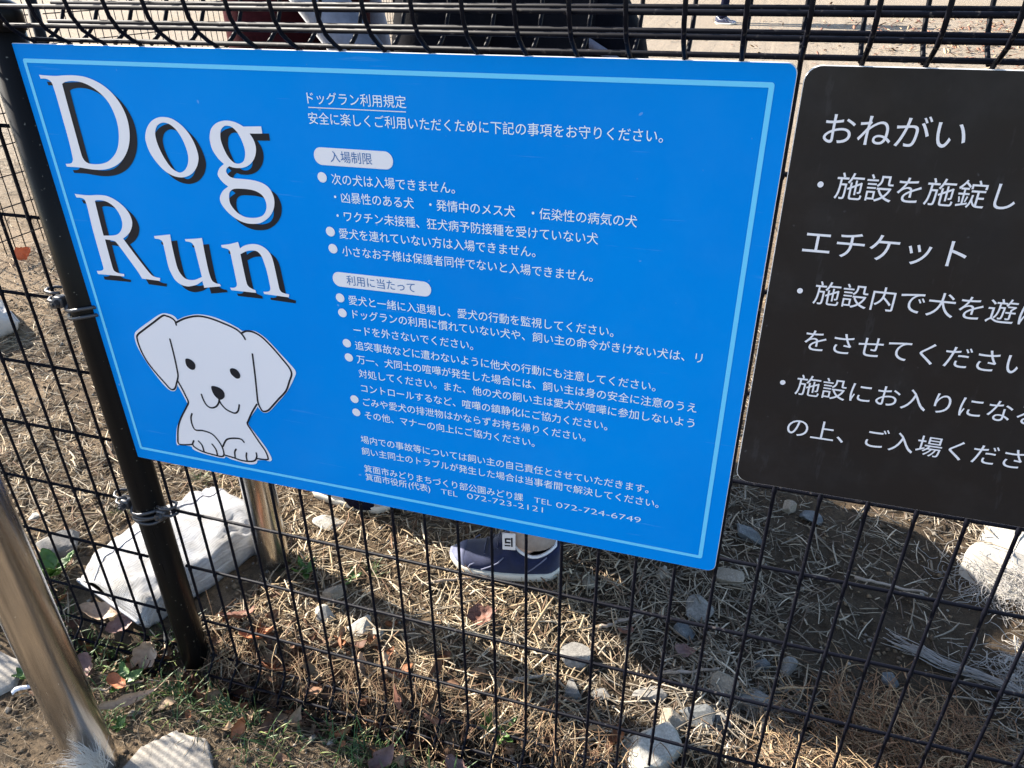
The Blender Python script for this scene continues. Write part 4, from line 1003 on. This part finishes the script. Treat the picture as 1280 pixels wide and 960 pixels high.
scatter_straw()

def scatter_chips():
    """crumbs of soil, bark and gravel"""
    r = RNG
    n = 26000
    d = r.random(n) ** 1.4
    y = -0.45 + d * 3.4; x = 0.1 + (r.random(n) - 0.5) * (2.3 + 1.1 * np.abs(y)) - 0.3 * np.maximum(y, 0)
    ok = ~in_sack(x, y) & (x > -2.15); x, y = x[ok], y[ok]; n = len(x)
    s = np.exp(r.normal(math.log(0.0028), 0.5, n)).clip(0.0010, 0.009)
    oct_ = np.array([[1, 0, 0], [-1, 0, 0], [0, 1, 0], [0, -1, 0], [0, 0, 0.8], [0, 0, -0.8]])
    F0 = np.array([[0, 2, 4], [2, 1, 4], [1, 3, 4], [3, 0, 4], [2, 0, 5], [1, 2, 5], [3, 1, 5], [0, 3, 5]])
    J = 0.6 + 0.8 * r.random((n, 6, 3))
    a = r.random(n) * 6.28; c, sn = np.cos(a), np.sin(a)
    V = oct_[None] * J * s[:, None, None]
    X = V[..., 0] * c[:, None] - V[..., 1] * sn[:, None]; Y = V[..., 0] * sn[:, None] + V[..., 1] * c[:, None]
    z = ground_h(x, y) + s * 0.25
    V = np.stack([X + x[:, None], Y + y[:, None], V[..., 2] + z[:, None]], 2).reshape(-1, 3)
    F = (F0[None] + (np.arange(n) * 6)[:, None, None]).reshape(-1, 3)
    q = r.random(n)[:, None]
    tone = np.where(q < 0.5, np.array([0.17, 0.125, 0.08]), np.where(q < 0.85, np.array([0.085, 0.062, 0.042]), np.array([0.26, 0.235, 0.20]))) * (0.6 + 0.7 * r.random((n, 1)))
    me = mesh_np('gravel', V, F, np.repeat(tone, 6, axis=0))
    tag(link('gravel', me, M['gravel'], smooth=False), kind='stuff')
scatter_chips()

def scatter_grass():
    r = RNG; X = []; Y = []
    for cx_, cy_, rad, n in ((-0.19, -0.03, 0.10, 380), (-0.36, 0.03, 0.10, 300), (0.02, -0.075, 0.07, 260), (0.14, -0.085, 0.06, 150), (0.24, -0.13, 0.055, 70), (0.44, -0.10, 0.05, 150), (0.36, -0.07, 0.06, 120), (-0.27, -0.15, 0.03, 70), (0.06, 0.27, 0.03, 40), (0.22, 0.30, 0.02, 25), (0.55, -0.10, 0.05, 90), (-0.32, 0.46, 0.03, 40), (-0.43, 0.30, 0.025, 40), (-0.09, 0.02, 0.05, 120), (-0.05, -0.16, 0.03, 60)):
        X.append(r.normal(cx_, rad * 0.55, n)); Y.append(r.normal(cy_, rad * 0.42, n))
    x = np.concatenate(X); y = np.concatenate(Y); ok = clear(x, y); x, y = x[ok], y[ok]; n = len(x)
    L = np.exp(r.normal(math.log(0.030), 0.4, n)).clip(0.010, 0.075); W = 0.0011 + 0.0020 * r.random(n)
    yaw = r.random(n) * 6.283; lean = 0.35 + 0.9 * r.random(n)
    k = 5; f = np.linspace(0, 1, k)[None, :]
    hor = L[:, None] * (f ** 1.5) * np.sin(lean)[:, None]; ver = L[:, None] * f * np.cos(lean * 0.7)[:, None] * (1 - 0.25 * f)
    px = x[:, None] + np.cos(yaw)[:, None] * hor; py = y[:, None] + np.sin(yaw)[:, None] * hor
    pz = ground_h(x, y)[:, None] - 0.002 + ver
    w = W[:, None] * (1 - f ** 2.5 * 0.92) / 2
    sx, sy = -np.sin(yaw)[:, None], np.cos(yaw)[:, None]
    A = np.stack([px + sx * w, py + sy * w, pz], 2); B = np.stack([px - sx * w, py - sy * w, pz], 2)
    C = np.stack([px, py, pz - 0.0004], 2)
    V = np.stack([A, B], 2).reshape(-1, 3)
    b = (np.arange(n)[:, None] * k + np.arange(k - 1)[None, :]).ravel() * 2
    F = np.stack([b, b + 1, b + 3, b + 2], 1)
    q = r.random((n, 1))
    tone = np.where(q < 0.75, np.array([0.036, 0.078, 0.018]), np.array([0.12, 0.155, 0.035])) * (0.6 + 0.8 * r.random((n, 1)))
    me = mesh_np('grass', V, F, np.repeat(tone, k * 2, axis=0))
    tag(link('grass', me, M['grass']), kind='stuff')
scatter_grass()

# broad-leaved weeds
def weed(x, y, n, L, W, label, seed, rise=0.5):
    t = thing('weed', label, 'weed', (x, y, gh(x, y)))
    rng = np.random.default_rng(seed)
    for k in range(n):
        me = leaf_mesh(L * (0.7 + 0.5 * rng.random()), W, 0.5, seed * 10 + k, 0.25, 0, 'leaf')
        o = link('leaf', me, M['weed'], t)
        a = 2 * math.pi * k / n + rng.normal(0, 0.3); p = rise * (0.5 + rng.random())
        o.rotation_euler = (rng.normal(0, 0.2), -p, a)
        o.location = (math.cos(a) * L * 0.42 * math.cos(p), math.sin(a) * L * 0.42 * math.cos(p), 0.006 + L * 0.42 * math.sin(p))
weed(0.600, 0.018, 7, 0.050, 0.012, 'yellow green weed with lance leaves growing through the fence foot', 3, 0.45)
weed(0.088, 0.250, 5, 0.040, 0.014, 'small green weed right of the rear steel post', 4, 0.4)
weed(-0.405, 0.080, 6, 0.075, 0.034, 'dark broad-leaved weed behind the left mesh, near the front steel post', 5, 0.5)
weed(0.190, 0.262, 4, 0.030, 0.012, 'tiny bright weed in the straw between sack and blue shoe', 6, 0.4)
weed(-0.090, -0.085, 5, 0.044, 0.018, 'low green weed in front of the black post', 7, 0.3)
weed(-0.262, -0.135, 5, 0.030, 0.012, 'small bright weed at the left edge beside the concrete block', 8, 0.5)
weed(-0.020, -0.170, 5, 0.024, 0.010, 'small bright weed right of the foot of the front steel post', 9, 0.5)

def far_leaves():
    r = RNG; n = 1500
    x = r.normal(3.1, 0.9, n); y = r.normal(9.2, 1.1, n)
    x[:300] = r.random(300) * 9 - 5; y[:300] = 4 + r.random(300) * 9
    L = 0.03 + 0.05 * r.random(n); W = 0.015 + 0.025 * r.random(n)
    tone = np.where(r.random((n, 1)) < 0.6, np.array([0.22, 0.10, 0.06]), np.array([0.36, 0.26, 0.16])) * (0.6 + 0.7 * r.random((n, 1)))
    me = straw_mesh('fallen_leaves', x, y, L, W, r.random(n) * 6.28, r.normal(0, 0.3, n), r.normal(0, 0.1, n), tone, 0.01 + 0.02 * r.random(n), 3, 0.12)
    tag(link('fallen_leaves', me, M['straw'], smooth=False), kind='stuff')
far_leaves()

# ================================================================== PEOPLE (behind the fence)
def skin_graph(name, nodes, edges, m, parent, levels=2, root=0):
    """one continuous surface grown round a skeleton: nodes = [(x, y, z, r)]"""
    bm = bmesh.new(); lay = bm.verts.layers.skin.verify(); vs = [bm.verts.new(n[:3]) for n in nodes]
    for a, b in edges: bm.edges.new((vs[a], vs[b]))
    for v, n in zip(vs, nodes):
        r = n[3]; v[lay].radius = r if isinstance(r, tuple) else (r, r)
        v[lay].use_root = False
    vs[root][lay].use_root = True
    me = bpy.data.meshes.new('tmp'); bm.to_mesh(me); bm.free()
    ob = bpy.data.objects.new('tmp', me); COL.objects.link(ob)
    s = ob.modifiers.new('s', 'SKIN'); s.use_smooth_shade = True
    d = ob.modifiers.new('d', 'SUBSURF'); d.levels = levels; d.render_levels = levels
    out = bpy.data.meshes.new_from_object(ob.evaluated_get(bpy.context.evaluated_depsgraph_get()))
    bpy.data.objects.remove(ob); bpy.data.meshes.remove(me)
    out.name = name; out.materials.clear()
    return link(name, out, m, parent)

def shoe(parent, x, y, z, heading, L, upper, toe_m, trim_m, sole_m, label_patch=False, laces=True):
    """a low sneaker, toe along +x before turning; sole, upper with collar opening, trim"""
    def wid(u): return L * (0.150 + 0.052 * math.sin(math.pi * min(1, u * 0.9 + 0.12)) + 0.02 * u) * (1 - max(0, (u - 0.80) / 0.20) ** 2.2 * 0.72) * (1 - max(0, (0.12 - u) / 0.12) ** 2 * 0.45)
    def top(u):
        if u < 0.40: return L * (0.335 - 0.20 * math.sin(math.pi * min(1, max(0, (u - 0.02) / 0.44))) * 0.55)
        return L * (0.335 - 0.165 * float(sstep(0.40, 0.80, u)) - 0.075 * float(sstep(0.80, 1.0, u)) ** 1.5)
    N = 30; us = np.linspace(0.0, 1.0, N)
    sole_h = L * 0.085
    spring = lambda u: L * 0.05 * max(0, (u - 0.72) / 0.28) ** 2 + L * 0.02 * max(0, (0.1 - u) / 0.1) ** 2
    root = bpy.data.objects.new('shoe', bpy.data.meshes.new('shoe')); COL.objects.link(root); root.parent = parent
    root.location = (x, y, z); root.rotation_euler = (0, 0, heading)
    # upper: half tube over the sole, open at the collar (one surface with thickness); it is the shoe's own mesh
    V = []; F = []; nv = 17
    for u in us:
        w = wid(u) * 0.97; h = top(u); base = sole_h * 0.75 + spring(u)
        openw = 0.0
        if u < 0.46: openw = 0.62 * math.sin(math.pi * min(1, max(0.0, (u + 0.02) / 0.50))) ** 0.7 if u > 0.03 else 0.25
        for j in range(nv):
            t = -1 + 2 * j / (nv - 1)
            a = math.pi / 2 * t
            k = abs(t)
            yy = w * math.copysign(abs(math.sin(a)) ** 0.75, a)
            zz = base + (h - base) * (math.cos(a)) ** 0.62
            if openw > 0:
                yy = w * math.copysign(openw + (1 - openw) * abs(math.sin(a)) ** 0.9, t if t else 1) if k > 0.02 else 0.0
                zz = base + (h - base) * (math.cos(a)) ** 0.5
            V.append((L * (u - 0.5) + (0.0 if 0.02 < u else 0), yy, zz))
    for i in range(N - 1):
        for j in range(nv - 1):
            um = (us[i] + us[i + 1]) / 2
            if um < 0.44 and um > 0.035 and j in (nv // 2 - 1, nv // 2): continue
            a = i * nv + j; F.append((a, a + 1, a + nv + 1, a + nv))
    bm = bmesh.new(); bv = [bm.verts.new(v) for v in V]
    for f in F: bm.faces.new([bv[q] for q in f])
    for e0, rev in ((0, True), (N - 1, False)):
        bm.faces.new([bv[e0 * nv + j] for j in (range(nv) if not rev else range(nv - 1, -1, -1))])
    bmesh.ops.recalc_face_normals(bm, faces=bm.faces)
    bm.to_mesh(root.data); bm.free(); root.data.materials.append(upper)
    root.data.polygons.foreach_set('use_smooth', [True] * len(root.data.polygons))
    # lining inside the collar
    bm = bmesh.new(); loft(bm, [[(L * (0.22 - 0.5) + L * 0.205 * s_ * math.cos(2 * math.pi * k / 20), wid(0.25) * 0.80 * s_ * math.sin(2 * math.pi * k / 20), zz) for k in range(20)] for s_, zz in ((0.9, sole_h), (1.0, L * 0.20))])
    link('lining', bm_mesh(bm, 'lining'), M['coat'], root)
    # sole
    def outline(grow): 
        o = [(L * (u - 0.5) * (1 + grow * 0.3), wid(u) * (1.03 + grow), u) for u in np.linspace(0.0, 1.0, 26)]
        return o + [(a, -b, u) for a, b, u in o[::-1]]
    bm = bmesh.new(); rr = []
    for g, fz in ((-0.04, 0.0), (0.03, 0.12), (0.05, 0.55), (0.035, 0.95), (-0.03, 1.0)):
        rr.append([(a, b, sole_h * fz + spring(u) * 1.0) for a, b, u in outline(g)])
    loft(bm, rr); link('sole', bm_mesh(bm, 'sole'), sole_m, root)
    # toe bumper
    bm = bmesh.new(); rr = []
    for u in np.linspace(0.80, 1.012, 9):
        uu = min(1, u); w = wid(uu) * 1.01; h = (top(uu) - sole_h * 0.6) * (0.93 if u < 0.97 else 0.75); b = sole_h * 0.7 + spring(uu); lo = float(sstep(0.80, 0.90, u))
        rr.append([(L * (u - 0.5), w * math.copysign(abs(math.sin(a)) ** 0.75, a), b + h * (0.25 + 0.75 * lo) * math.cos(a) ** 0.62) for a in np.linspace(-math.pi / 2, math.pi / 2, 15)])
    loft(bm, rr); link('toe_cap', bm_mesh(bm, 'toe_cap'), toe_m, root)
    # white piping round the collar
    pts = []
    for sgn in (1, -1):
        seq = np.linspace(0.47, 0.05, 12) if sgn > 0 else np.linspace(0.05, 0.47, 12)
        for u in seq:
            op = 0.62 * math.sin(math.pi * min(1, max(0.0, (u + 0.02) / 0.50))) ** 0.7
            pts.append((L * (u - 0.5), sgn * wid(u) * 0.97 * (op + (1 - op) * 0.18), top(u) * 1.0 + L * 0.004))
    bm = bmesh.new(); tube(bm, pts, L * 0.017, 6); link('collar_piping', bm_mesh(bm, 'collar_piping'), trim_m, root)
    # overlay panel along the side, with raised edges
    for sgn in (1, -1):
        for pl in ([(0.70, 0.10), (0.62, 0.145), (0.55, 0.19), (0.50, 0.25)], [(0.30, 0.10), (0.24, 0.15), (0.17, 0.21), (0.12, 0.26)], [(0.82, 0.10), (0.80, 0.14), (0.76, 0.165)]):
            bm = bmesh.new()
            tube(bm, [(L * (u - 0.5), sgn * (wid(u) * 0.985 - L * max(0, zz - 0.16) * 0.22), L * zz) for u, zz in pl], L * 0.007, 5)
            link('side_stitching', bm_mesh(bm, 'side_stitching'), toe_m, root)
    # side panels and tongue
    bm = bmesh.new(); rr = []
    for u, s_ in ((0.40, 0.55), (0.47, 0.58), (0.56, 0.5), (0.62, 0.42)):
        rr.append([(L * (u - 0.5), wid(u) * s_ * c, top(u) + L * (0.03 if u < 0.5 else 0.012) + dz) for c, dz in ((-1, -0.006), (-0.5, 0.002), (0, 0.004), (0.5, 0.002), (1, -0.006), (0, -0.012))])
    loft(bm, rr); tg = link('tongue', bm_mesh(bm, 'tongue'), upper, root)
    if label_patch:
        bm = bmesh.new(); box(bm, L * -0.050, wid(0.45) * 0.82, L * 0.425, L * 0.115, 0.0035, L * 0.18, 0.001, None); p = link('tongue_label', bm_mesh(bm, 'tongue_label'), trim_m, root, smooth=False)
        bm = bmesh.new()
        for dx, dz, sx, sz in ((-0.026, 0.0, 0.014, 0.10), (0.004, 0.035, 0.04, 0.016), (0.004, -0.005, 0.035, 0.016), (0.028, 0.012, 0.014, 0.055), (0.012, -0.04, 0.05, 0.014)):
            box(bm, L * (-0.050 + dx), wid(0.45) * 0.82 + 0.0021, L * (0.425 + dz), L * sx, 0.0008, L * sz)
        link('label_mark', bm_mesh(bm, 'label_mark'), M['ink'], p, smooth=False)
    if laces:
        bm = bmesh.new()
        for u in np.linspace(0.50, 0.68, 4):
            tube(bm, [(L * (u - 0.5), wid(u) * c, top(u) + L * (0.020 - 0.03 * abs(c) ** 2)) for c in np.linspace(-0.55, 0.55, 7)], L * 0.008, 5)
        link('laces', bm_mesh(bm, 'laces'), trim_m if not label_patch else upper, root)
    return root

def person(label, loc, rz, H, trousers, top_m, sleeve_m, shoes, feet, hem=0.075, bulk=1.0, coat_len=0.50, arm_fwd=(0.3, 0.1), cuff=0.055, elbow=(None, None), slv=1.0, cuff_dx=0.0):
    """facing +x before turning.  feet = [(x, y, turn)] for left (+y) and right (-y); heights are fractions of H"""
    g = 0.0
    t = thing('person', label, 'person', loc, rz, 'people inside the dog run')
    h = lambda f: f * H
    hipz, kneez, ankz = h(0.52), h(0.285), h(0.05)
    nodes = []; edges = []
    def add(p, r, prev=None):
        nodes.append((*p, r)); i = len(nodes) - 1
        if prev is not None: edges.append((prev, i))
        return i
    pel = add((0, 0, hipz), (0.075 * H / 1.6, 0.10 * H / 1.6))
    wst = add((0.005, 0, h(0.61)), 0.078, pel); chs = add((0.012, 0, h(0.72)), 0.092, wst); nck = add((0.0, 0, h(0.835)), 0.046, chs)
    nk2 = add((0.010, 0, h(0.868)), 0.042, nck); hd = add((0.022, 0, h(0.915)), 0.072, nk2); hd2 = add((0.016, 0, h(0.955)), 0.074, hd); add((0.010, 0, h(0.985)), 0.042, hd2)
    arms = []
    for s, fw, ebx in ((1, arm_fwd[0], elbow[0]), (-1, arm_fwd[1], elbow[1])):
        sh = add((0.0, s * 0.115 * H / 1.6, h(0.80)), 0.048, chs); ss = add((0.0, s * 0.165 * H / 1.6, h(0.785)), 0.045, sh)
        el = add((0.03 + 0.22 * fw * 0.35 if ebx is None else ebx, s * 0.20, h(0.63)), 0.033, ss)
        L2 = 0.235; wr_p = (el and nodes[el][0] + L2 * math.sin(fw * 1.35), s * 0.19, nodes[el][2] - L2 * math.cos(fw * 1.35)); wr = add(wr_p, 0.022, el)
        dx, dz = math.sin(fw * 1.35), -math.cos(fw * 1.35)
        pm = add((wr_p[0] + dx * 0.05, wr_p[1], wr_p[2] + dz * 0.05), 0.020, wr); kn = add((wr_p[0] + dx * 0.085, wr_p[1], wr_p[2] + dz * 0.085), 0.016, pm)
        for q, (off, ln) in enumerate(((-0.022, 0.062), (-0.008, 0.074), (0.007, 0.070), (0.021, 0.056))):
            bx, bz = wr_p[0] + dx * 0.095 - dz * off, wr_p[2] + dz * 0.095 + dx * off
            f1 = add((bx, wr_p[1], bz), 0.0085, kn)
            f2 = add((bx + dx * ln * 0.5, wr_p[1] - s * 0.006, bz + dz * ln * 0.5), 0.0080, f1); add((bx + dx * ln, wr_p[1] - s * 0.020, bz + dz * ln), 0.0065, f2)
        t1 = add((wr_p[0] + dx * 0.045 - dz * -0.0 + 0.030 * abs(dz), wr_p[1] - s * 0.010, wr_p[2] + dz * 0.045 + 0.030 * abs(dx)), 0.0100, pm)
        add((nodes[t1][0] + dx * 0.035 + 0.010, nodes[t1][1] - s * 0.008, nodes[t1][2] + dz * 0.035), 0.0080, t1)
        arms.append((nodes[ss], nodes[el], nodes[wr]))
    legs = []
    for s, (fx, fy, ft) in zip((1, -1), feet):
        hp = add((0, s * 0.075, h(0.495)), 0.078, pel)
        kx, ky = fx * 0.45 + 0.02, s * 0.080 * 0.5 + fy * 0.5
        kn = add((kx, ky, kneez), 0.052, hp); cf = add((fx * 0.8 - 0.012, fy, h(0.19)), 0.047, kn)
        ax = fx - 0.055 * math.cos(ft); ay = fy - 0.055 * math.sin(ft)
        an = add((ax, ay, ankz), 0.033, cf); ft1 = add((ax + 0.06 * math.cos(ft), ay + 0.06 * math.sin(ft), 0.030), 0.021, an); add((ax + 0.115 * math.cos(ft), ay + 0.115 * math.sin(ft), 0.020), 0.010, ft1)
        legs.append((nodes[hp], nodes[kn], nodes[cf], nodes[an]))
    body = skin_graph('body', nodes, edges, M['skin'], t)
    # face and hair
    fz = h(0.930); fr = 0.076
    for s in (-1, 1):
        bm = bmesh.new(); bmesh.ops.create_uvsphere(bm, u_segments=12, v_segments=8, radius=0.0115)
        link('eye', bm_mesh(bm, 'eye'), M['eye'], t).location = (0.022 + fr * 0.88, s * 0.030, fz + 0.012)
        bm = bmesh.new(); loft(bm, [ring((0, 0, z), 0.009 * k, 0.020 * k, 12) for z, k in ((-0.028, 0.5), (-0.012, 0.9), (0.012, 1.0), (0.028, 0.6))])
        link('ear', bm_mesh(bm, 'ear'), M['skin'], t).location = (0.012, s * 0.074, fz)
    bm = bmesh.new(); loft(bm, [[(0.0 + d, 0, z), (0.0, 0.014 * k, z), (-0.01, 0, z), (0.0, -0.014 * k, z)] for z, d, k in ((0.024, 0.004, 0.5), (0.0, 0.014, 0.8), (-0.016, 0.022, 1.1), (-0.022, 0.006, 0.9))])
    link('nose', bm_mesh(bm, 'nose'), M['skin'], t).location = (0.022 + fr * 0.92, 0, fz - 0.002)
    link('mouth', tube_mesh('mouth', [(0.022 + fr * 0.90 - abs(y) * 0.25, y, fz - 0.040 + abs(y) * 0.1) for y in np.linspace(-0.024, 0.024, 9)], 0.0042, 6), M['lip'], t)
    bm = bmesh.new(); rr = []
    for z, r in ((h(0.875), 0.070), (h(0.905), 0.083), (h(0.94), 0.088), (h(0.972), 0.080), (h(0.992), 0.058), (h(1.003), 0.020)):
        cxx = -0.012 if z < h(0.955) else 0.004
        rr.append([(cxx + (r * math.cos(a) if math.cos(a) < 0.15 or z > h(0.965) else r * 0.15), r * math.sin(a), z) for a in [2 * math.pi * k / 24 for k in range(24)]])
    loft(bm, rr); link('hair', bm_mesh(bm, 'hair'), M['hair'], t)
    # trousers: hips and two legs as one surface, hemmed above the shoes
    tn = []; te = []
    def tadd(p, r, prev=None):
        tn.append((*p, r)); i = len(tn) - 1
        if prev is not None: te.append((prev, i))
        return i
    w0 = tadd((0, 0, h(0.60)), 0.090); w1 = tadd((0, 0, h(0.53)), 0.100, w0)
    for l, (fx, fy, ft) in zip(legs, feet):
        a = tadd((l[0][0], l[0][1] * 1.05, l[0][2] - 0.02), 0.092, w1); b = tadd(l[1][:3], 0.066, a); c = tadd(l[2][:3], 0.060 + 0.25 * (cuff - 0.055), b)
        tadd((l[3][0] - 0.004 + cuff_dx, l[3][1], hem + 0.02), cuff * 0.86, c)
    skin_graph('trousers', tn, te, trousers, t, 2, 1)
    for l in legs:
        bm = bmesh.new(); loft(bm, [ring((l[3][0] + cuff_dx * (1 - 0.6 * f) + (l[2][0] - l[3][0]) * f * 0.4, l[3][1], hem + f * 0.10), cuff * k, cuff * k * 0.92, 24) for f, k in ((0, 0.86), (0.03, 0.94), (0.3, 0.93), (1.0, 0.96))])
        link('cuff', bm_mesh(bm, 'cuff'), trousers, t)
    # coat or top with sleeves
    bm = bmesh.new(); rr = []
    for z, rx, ry, cxx in ((coat_len, 0.150, 0.185, 0.0), (coat_len + 0.02, 0.156, 0.192, 0.0), (0.56, 0.150, 0.185, 0.0), (0.62, 0.132, 0.168, 0.006), (0.70, 0.138, 0.178, 0.012), (0.77, 0.128, 0.182, 0.006), (0.81, 0.095, 0.140, 0.0), (0.845, 0.062, 0.070, 0.0), (0.865, 0.066, 0.072, 0.004), (0.872, 0.058, 0.064, 0.004)):
        pts = ring((cxx, 0, h(z)), rx * bulk, ry * (0.4 + 0.6 * bulk), 36, 0, 2.4)
        for p in pts:
            p += Vector((p.x - cxx, p.y, 0)) * 0.10 * float(fbm(np.array([p.x * 20 + p.y * 16]), np.array([p.z * 14]), 3)[0])
        rr.append(pts)
    loft(bm, rr); link('coat', bm_mesh(bm, 'coat'), top_m, t)
    for a in arms:
        p0, p1, p2 = Vector(a[0][:3]), Vector(a[1][:3]), Vector(a[2][:3]); bm = bmesh.new()
        path = [p0 + Vector((0, -0.02 * math.copysign(1, p0.y), 0.015)), p0.lerp(p1, 0.3), p0.lerp(p1, 0.7), p1, p1.lerp(p2, 0.35), p1.lerp(p2, 0.8), p1.lerp(p2, 1.02)]
        rings_ = tube(bm, path, [q * bulk * slv for q in (0.058, 0.064, 0.060, 0.058, 0.055, 0.050, 0.044)], 20)
        for v in bm.verts:
            v.co += Vector((v.co.x - 0.0, v.co.y * 0.3, 0)) * 0.08 * float(fbm(np.array([v.co.z * 30 + v.co.x * 9]), np.array([v.co.y * 30]), 3)[0])
        link('sleeve', bm_mesh(bm, 'sleeve'), sleeve_m, t)
    for (fx, fy, ft) in feet:
        shoe(t, fx + 0.005 * math.cos(ft), fy, 0.0, ft, *shoes)
    return t

GX = gh(0.50, 0.42)
person('person in a puffy black coat and navy sneakers standing behind the blue sign, facing left', (0.475, 0.500, GX - 0.004), R(180), 1.60,
       M['beige'], M['coat'], M['coat'], (0.236, M['navy'], M['toe'], M['trim'], M['sole'], True),
       [(-0.017, 0.095, R(11)), (-0.04, -0.12, R(6))], hem=0.080, bulk=1.16, coat_len=0.172, arm_fwd=(0.16, 0.12), cuff=0.052)
person('person in maroon top, grey fleece sleeves and wide dark trousers behind the puppy drawing', (0.055, 0.560, gh(0.1, 0.5) - 0.004), R(0), 1.62,
       M['navyd'], M['maroon'], M['fleece'], (0.235, M['paleshoe'], M['paleshoe'], M['trim'], M['sole']),
       [(0.01, 0.09, R(8)), (0.012, -0.035, R(-4))], hem=0.010, bulk=0.80, coat_len=0.46, arm_fwd=(0.15, 0.5), cuff=0.074, elbow=(None, 0.222), slv=0.78, cuff_dx=0.092)
person('distant person whose blue shoes show through the top roll of the fence', (0.23, 10.62, gh(0.23, 10.62) - 0.004), R(-20), 1.70,
       M['navyd'], M['coat'], M['coat'], (0.27, M['navy'], M['toe'], M['trim'], M['sole']),
       [(0.03, 0.10, R(10)), (0.12, -0.08, R(-5))], hem=0.07, bulk=1.0, coat_len=0.45, arm_fwd=(0.1, 0.1))

# shoulder bag on the first person's far hip
def shoulder_bag():
    t = thing('shoulder_bag', 'black shoulder bag with a grey strap, behind the person in the black coat', 'bag', (0.600, 0.52, 0.50))
    bm = bmesh.new(); rr = []
    for z, sx, sy in ((-0.15, 0.085, 0.05), (-0.14, 0.100, 0.06), (0.0, 0.108, 0.064), (0.08, 0.086, 0.054), (0.13, 0.060, 0.040), (0.15, 0.035, 0.025)):
        pts = ring((0, 0, z), sx, sy, 28, 0, 3.2)
        for p in pts: p += Vector((p.x, p.y, 0)) * 0.14 * float(fbm(np.array([p.x * 25 + 3]), np.array([p.z * 22 + p.y * 9]), 3)[0])
        rr.append(pts)
    loft(bm, rr); link('bag_body', bm_mesh(bm, 'bag_body'), M['coat'], t)
    def web(pts, w):
        bm = bmesh.new(); rr = []
        for p in pts:
            rr.append([(p[0], p[1] - 0.0015, p[2] - w), (p[0], p[1] - 0.0015, p[2] + w), (p[0], p[1] + 0.0015, p[2] + w), (p[0], p[1] + 0.0015, p[2] - w)])
        loft(bm, rr); return bm_mesh(bm, 'strap')
    link('strap', web([(-0.085, -0.085, 0.14), (-0.02, -0.080, 0.095), (0.05, -0.072, 0.055), (0.095, -0.055, 0.025)], 0.007), M['strap'], t)
    bm = bmesh.new(); tube(bm, [(-0.07, 0.0, 0.11), (-0.09, -0.05, 0.30), (-0.10, -0.06, 0.55), (-0.13, -0.03, 0.745)], 0.011, 8)
    link('shoulder_strap', bm_mesh(bm, 'shoulder_strap'), M['strap'], t)
shoulder_bag()

def occluder():  # unseen bag, added only to cast a shadow on the soil
    t = thing('occluder_bag', 'soft black tote bag added out of sight behind the person in the black coat to shade the soil', 'bag', (0.46, 0.815, -0.63))
    bm = bmesh.new(); rr = []
    for z, sx, sy in ((0.19, 0.15, 0.12), (0.20, 0.165, 0.20), (0.42, 0.17, 0.21), (0.66, 0.165, 0.18), (0.70, 0.15, 0.08)):
        pts = ring((0, 0, z), sx, sy, 28, 0, 3.0)
        for p in pts: p += Vector((p.x, p.y, 0)) * 0.14 * float(fbm(np.array([p.x * 25 + 3]), np.array([p.z * 22 + p.y * 9]), 3)[0])
        rr.append(pts)
    loft(bm, rr); link('bag_body', bm_mesh(bm, 'bag_body'), M['coat'], t)
    for y in (-0.028, 0.028):
        link('handle', tube_mesh('handle', [(-0.06, y, 0.68), (-0.05, y * 1.1, 0.73), (0.0, y * 1.2, 0.77), (0.05, y * 1.1, 0.73), (0.06, y, 0.68)], 0.007, 8), M['coat'], t)
occluder()
